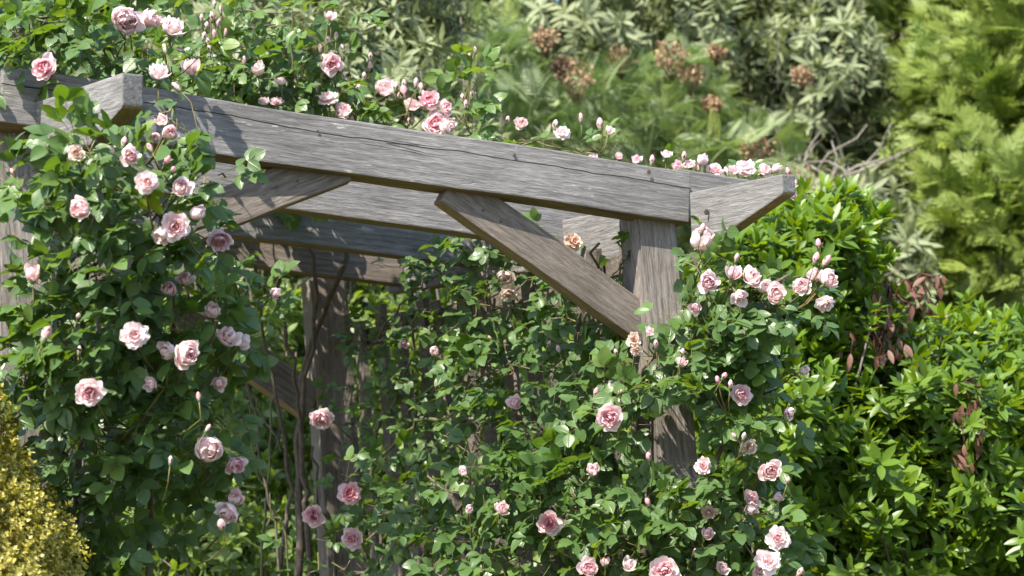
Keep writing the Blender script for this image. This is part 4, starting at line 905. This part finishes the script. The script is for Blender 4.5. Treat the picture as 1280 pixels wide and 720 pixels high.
# shrubs with ferny leaves and brown seed heads
M_FERNY = leaf_mat('ferny_leaf', [(0, (0.06, 0.105, 0.035)), (.5, (0.13, 0.19, 0.065)), (1, (0.27, 0.31, 0.08))], (.2, .25, .12), rough=.5, transl=.35, tcol=(.22, .36, .06))
M_SEED = leaf_mat('seed_head', [(0, (0.17, 0.10, 0.05)), (1, (0.36, 0.24, 0.14))], (.28, .17, .1), rough=.8, transl=.15, tcol=(.3, .15, .06))
def pinnate(pairs=13, width=.09, ln=.34, droop=.35):
    it = []; one = leaf_tpl(.15, 2, .8, .45, fold=.1, droop=.12)
    for k in range(pairs):
        t = (k + 1) / (pairs + 1); l = ln * math.sin(math.pi * (.15 + .8 * t)) ** .7
        for sg in (-1, 1): it.append((one, rotz(sg * (1.2 - .35 * t)) , np.array([t, 0, -droop * t * t]), l))
    it.append((one, np.eye(3), np.array([1, 0, -droop]), ln * .5))
    rv = np.array([(0, -.006, 0), (0, .006, 0), (.5, .005, -droop * .25), (.5, -.005, -droop * .25), (1, 0.002, -droop), (1, -.002, -droop)])
    it.append(((rv, {4: np.array([(0, 1, 2, 3), (3, 2, 4, 5)])}, np.zeros((6, 2))), np.eye(3), np.zeros(3), 1))
    return merge_tpl(it)
T_PIN = [pinnate(), pinnate(11, droop=.15), pinnate(14, droop=.6)]
def seed_head(root, px, py, r_px, d):
    dv = Leaves(); n = 260; u = rand_dir(n) * rng.uniform(.2, 1, (n, 1)) ** .5; r = r_px / F_PX * d
    c = P(px, py, d); q = c + u[:, :1] * r * RGT + u[:, 1:2] * r * .8 * Z + u[:, 2:] * r * .8 * FWD
    dv.add(T_SMALL[0], q, frames(rand_dir(n), rand_dir(n)), rng.uniform(.014, .028, n), rng.random(n))
    b = c - Z * r * 1.4 + FWD * .05
    for i in range(0, n, 9): dv.tube([b, (b + q[i]) / 2 + rng.normal(0, .008, 3), q[i]], .002, .001, sides=4, rnd=.2)
    o = link('seed_head', dv.mesh('seed_head', [M_SEED]), root)
for lab, lobes, n, heads in [
    ('ferny leaved shrub with brown seed heads, behind the middle of the front beam', [(605, 80, 45, 55, 8.1, .35), (740, 150, 90, 55, 8.2, .4), (650, 205, 120, 45, 8.0, .35), (690, 700, 200, 450, 8.6, .6)], 430, [(682, 48, 18, 7.75), (718, 93, 28, 7.8), (775, 72, 20, 8.1), (700, 80, 12, 7.8)]),
    ('yellowish ferny leaved shrub with brown seed heads, behind the right end of the front beam', [(850, 120, 60, 45, 8.4, .35), (930, 205, 70, 35, 8.0, .3), (820, 185, 70, 40, 8.2, .35), (880, 700, 160, 450, 8.7, .6)], 360, [(838, 68, 24, 8.1), (862, 92, 20, 8.1), (1002, 95, 14, 8.2), (945, 185, 24, 7.75), (1000, 225, 26, 7.7), (890, 130, 14, 8.1), (1093, 315, 14, 7.6), (895, 65, 12, 8.2)])]:
    K = 1.3; lobes = far(lobes, K); heads = [(h[0], h[1], h[2], h[3] * K) for h in heads]
    cen = P(lobes[0][0], lobes[0][1], lobes[0][4]); root = empty('ferny_shrub', (cen[0], cen[1], 0), lab, 'shrub', 'ferny leaved shrubs')
    p, d = lobes_points(lobes, n * 3, .12, .3); lv = Leaves()
    rnd = np.clip(rng.normal(.45 if lobes[0][0] < 700 else .7, .22, len(p)), 0, 1)
    for k in range(3):
        dirs = unit(d * .6 + rand_dir(len(p)) * .8 + Z * .15); w_ = rng.integers(0, 3, len(p)); s_ = rng.uniform(.13, .22, len(p))
        for q in range(3):
            mk = w_ == q; lv.add(T_PIN[q], p[mk], frames(dirs[mk], Z * .8 + d[mk] * .5 + rng.normal(0, .3, (mk.sum(), 3))), s_[mk], np.clip(rnd[mk] + rng.normal(0, .06, mk.sum()), 0, 1))
    br = Leaves(); roots = np.array([[P(l[0], l[1], l[4])[0], P(l[0], l[1], l[4])[1] + .1, -.02] for l in lobes]); branches(br, p, roots, 40)
    for h in heads: seed_head(root, *h)
    finish(root, lv, br, [M_FERNY])

# feathery conifers on the right
M_CONIFER = leaf_mat('conifer_spray', [(0, (0.06, 0.115, 0.02)), (.5, (0.15, 0.22, 0.03)), (1, (0.30, 0.36, 0.055))], (.15, .19, .04), rough=.55, transl=.28, tcol=(.26, .36, .04), spec=.3)  # spray colours lifted and yellowed to stand in for bright haze
def spray(seed, n1=9):
    g = np.random.default_rng(seed); it = []
    one = leaf_tpl(.2, 2, .55, .4, fold=.1, droop=.12)
    for k in range(n1):
        t = (k + .7) / n1
        for sg in (-1, 1):
            a = sg * (.75 + g.normal(0, .1)); l = .46 * (1 - t) ** .6 * g.uniform(.8, 1.1) + .08
            base = np.array([t, 0, -.3 * t * t]); M = rotz(a) @ rotx(g.normal(0, .25)); it.append((one, M, base, l))
            for j in range(max(2, int(6 * (1 - t)) + 1)):
                s_ = (j + .8) / 5.5 * l * 1.2
                if s_ > l * 1.05: continue
                pb = base + M @ np.array([s_, 0, -.12 * l * (s_ / l) ** 2])
                for s2 in (-1, 1): it.append((one, M @ rotz(s2 * (.7 + g.normal(0, .1))) @ rotx(g.normal(0, .3)), pb, l * .36 * (1.1 - .6 * s_ / l)))
    it.append((one, np.eye(3), np.array([.55, 0, -.12]), .5)); it.append((one, np.eye(3), np.array([0, 0, 0.]), .75))
    return merge_tpl(it)
T_SPRAY = [spray(1), spray(2), spray(3)]
for lab, lobes, n in [
    ('feathery yellow green conifer at the right edge, standing before the other conifer', [(1240, 300, 90, 110, 8.2, .6), (1215, 160, 70, 100, 8.6, .5), (1270, 90, 90, 130, 8.7, .6), (1180, 340, 60, 60, 8.2, .4), (1260, 900, 160, 520, 8.6, .8)], 1500),
    ('taller conifer painted pale for haze with feathery sprays rising at the top right behind the silvery shrub', [(1130, 60, 90, 110, 10.2, .6), (1200, -20, 110, 120, 10.6, .7), (1080, -40, 90, 90, 10.6, .6), (1150, 200, 90, 110, 10.2, .6), (1180, 900, 200, 650, 10.8, .9)], 1400)]:
    K = 1.4; lobes = far(lobes, K)
    cen = P(lobes[0][0], lobes[0][1], lobes[0][4]); root = empty('conifer', (cen[0], cen[1], 0), lab, 'conifer', 'feathery conifers')
    p, d = lobes_points(lobes, n * 5, .14, .35); lv = Leaves(); rnd = np.clip(rng.normal(.5, .22, len(p)), 0, 1)
    dirs = unit(d * .7 + Z * .25 + rng.normal(0, .45, d.shape)); w_ = rng.integers(0, 3, len(p)); s_ = rng.uniform(.13, .26, len(p))
    for q in range(3):
        mk = w_ == q; lv.add(T_SPRAY[q], p[mk], frames(dirs[mk], Z * .5 + VIEW * .5 + rng.normal(0, .45, (mk.sum(), 3))), s_[mk], rnd[mk])
    br = Leaves(); roots = np.array([[cen[0] + rng.normal(0, .05), cen[1] + .3, -.02] for l in lobes]); branches(br, p, roots, 70, .02, .004)
    tr = Leaves(); tz = P(lobes[2][0], lobes[2][1], lobes[2][4])[2]
    tr.tube([(cen[0], cen[1] + .3, -.05), (cen[0] + .05, cen[1] + .3, tz * .4), (cen[0], cen[1] + .35, tz * .75), (cen[0] + .04, cen[1] + .3, tz + .3)], .09, .02, sides=10)
    link('trunk', tr.mesh('trunk', [M_BARK]), root)
    finish(root, lv, br, [M_CONIFER])

# things seen through the arch
M_LIME = leaf_mat('lime_leaf', [(0, (0.07, 0.13, 0.012)), (.5, (0.17, 0.26, 0.02)), (1, (0.33, 0.42, 0.05))], (.16, .22, .08), rough=.4, transl=.4, tcol=(.36, .5, .03))
for lab, lobes, n, sz in [
    ('lime green leafy bush seen through the arch low down beside the left rose', [(300, 690, 90, 90, 7.6, .5), (220, 640, 70, 70, 7.8, .5), (350, 800, 150, 120, 7.6, .6)], 700, .055),
    ('yellow green bush in the gap between the left rose and the rear post', [(310, 520, 70, 110, 8.2, .5), (240, 480, 80, 100, 8.4, .5), (360, 440, 60, 90, 8.6, .4), (300, 900, 130, 260, 8.4, .6)], 800, .055),
    ('shaded green bush behind the trellis slats', [(500, 560, 110, 120, 8.4, .5), (600, 470, 110, 110, 8.4, .5), (480, 420, 90, 70, 8.6, .4), (700, 600, 120, 140, 8.2, .5), (560, 900, 240, 260, 8.4, .6)], 1200, .055)]:
    g, p, ax, lv, br = shrub('lime_bush', lab, 'bush', lobes, n, sz, T_BROAD, M_LIME, ((0, .7, 4), (.6, 1.2, 4), (1.2, 1.4, 4)), rnd0=.5, rsd=.25, up=.5, inner=.3, jit=.14, nbr=40, group='lime green bushes behind the arch')
    finish(g, lv, br, [M_LIME])
# fern fronds through the arch
fr_ = empty('fern', P(285, 620, 7.0) * np.array([1, 1, 0]), 'small green fern frond seen through the arch beside the left rose', 'fern')
fv = Leaves()
for k in range(9):
    b = P(285 + rng.uniform(-20, 20), 585, 7.0); e = rng.uniform(-1, 1)
    fv.add(T_PIN[1], np.array([b]), frames(np.array([UPV * .8 + RGT * e * .6 + VIEW * .3]), np.array([VIEW + UPV * .3])), rng.uniform(.14, .2), rng.uniform(.3, .9))
link('fronds', fv.mesh('fronds', [M_FERNY]), fr_)

# dark evergreen behind the top left corner
g, p, ax, lv, br = shrub('dark_bush', 'dark green leafy bush behind the roses in the top left corner', 'bush', [(60, 60, 150, 120, 7.2, .5), (-80, 200, 150, 200, 7.4, .5), (60, 350, 200, 200, 7.6, .5), (0, 1000, 250, 450, 7.6, .6)], 900, .07, T_BROAD, M_LAUREL, ((0, .7, 5), (.5, 1.2, 5)), rnd0=.3, rsd=.2, nbr=40)
finish(g, lv, br, [M_LAUREL])

# garden tree whose trunk shows at the top
tc_ = P(772, 10, 15.2)
t_root = empty('tree', (tc_[0], tc_[1], 0), 'grey trunked tree at the top centre, rising behind the silvery shrub', 'tree')
tr = Leaves(); tr.tube([(tc_[0] + .1, tc_[1], -.1), (tc_[0] + .05, tc_[1], 1.5), (tc_[0], tc_[1], 3.2), tuple(tc_), (tc_[0] - .1, tc_[1], 7.4), (tc_[0] - .3, tc_[1] + .2, 8.6)], .16, .07, sides=12)
for k in range(10):
    s0 = np.array([tc_[0], tc_[1], rng.uniform(4.6, 8.0)]); v = unit(rng.normal(0, 1, 3) + Z * .8); tr.tube([s0, s0 + v * .5, s0 + v * 1.0 + rng.normal(0, .1, 3), s0 + v * 1.5 + Z * .2], .04, .008, sides=6)
link('trunk', tr.mesh('trunk', [M_BARK]), t_root)
lv = Leaves(); n = 1500; u = rand_dir(n) * rng.uniform(.3, 1, (n, 1)) ** .4; p = np.array([tc_[0], tc_[1] + .2, 8.4]) + u * np.array([2.2, 2.0, 1.3])
whorls(lv, p, unit(u + Z * .3 + rng.normal(0, .3, u.shape)), np.full(n, .09), np.clip(rng.normal(.5, .2, n), 0, 1), T_BROAD, ((0, .8, 4), (.5, 1.2, 4)))
link('crown', lv.mesh('crown', [M_LAUREL]), t_root)

# distant wood closing the view
M_WOOD = leaf_mat('wood_leaf', [(0, (0.03, 0.06, 0.02)), (.5, (0.06, 0.10, 0.03)), (1, (0.12, 0.17, 0.05))], (.1, .13, .06), rough=.55, transl=.3, tcol=(.2, .3, .04))
lv = Leaves(); n = 15000
x = rng.uniform(-11, 11, n); z = rng.uniform(0, 1, n) * 8.8; y = 19 + rng.uniform(0, 1.6, n) + .6 * np.sin(x * 1.3 + z) - .25 * z * 0
p = np.stack([x, y, z], -1)
whorls(lv, p, unit(np.tile([[-.2, -.8, .5]], (n, 1)) + rng.normal(0, .45, (n, 3))), np.full(n, .36), np.clip(rng.normal(.45, .22, n), 0, 1), [T_BROAD[0]], ((0, .9, 5),))
wd = link('woodland', lv.mesh('woodland', [M_WOOD])); tag(wd, 'mass of leaves of the wood closing the view behind the garden', 'woodland', kind='stuff')
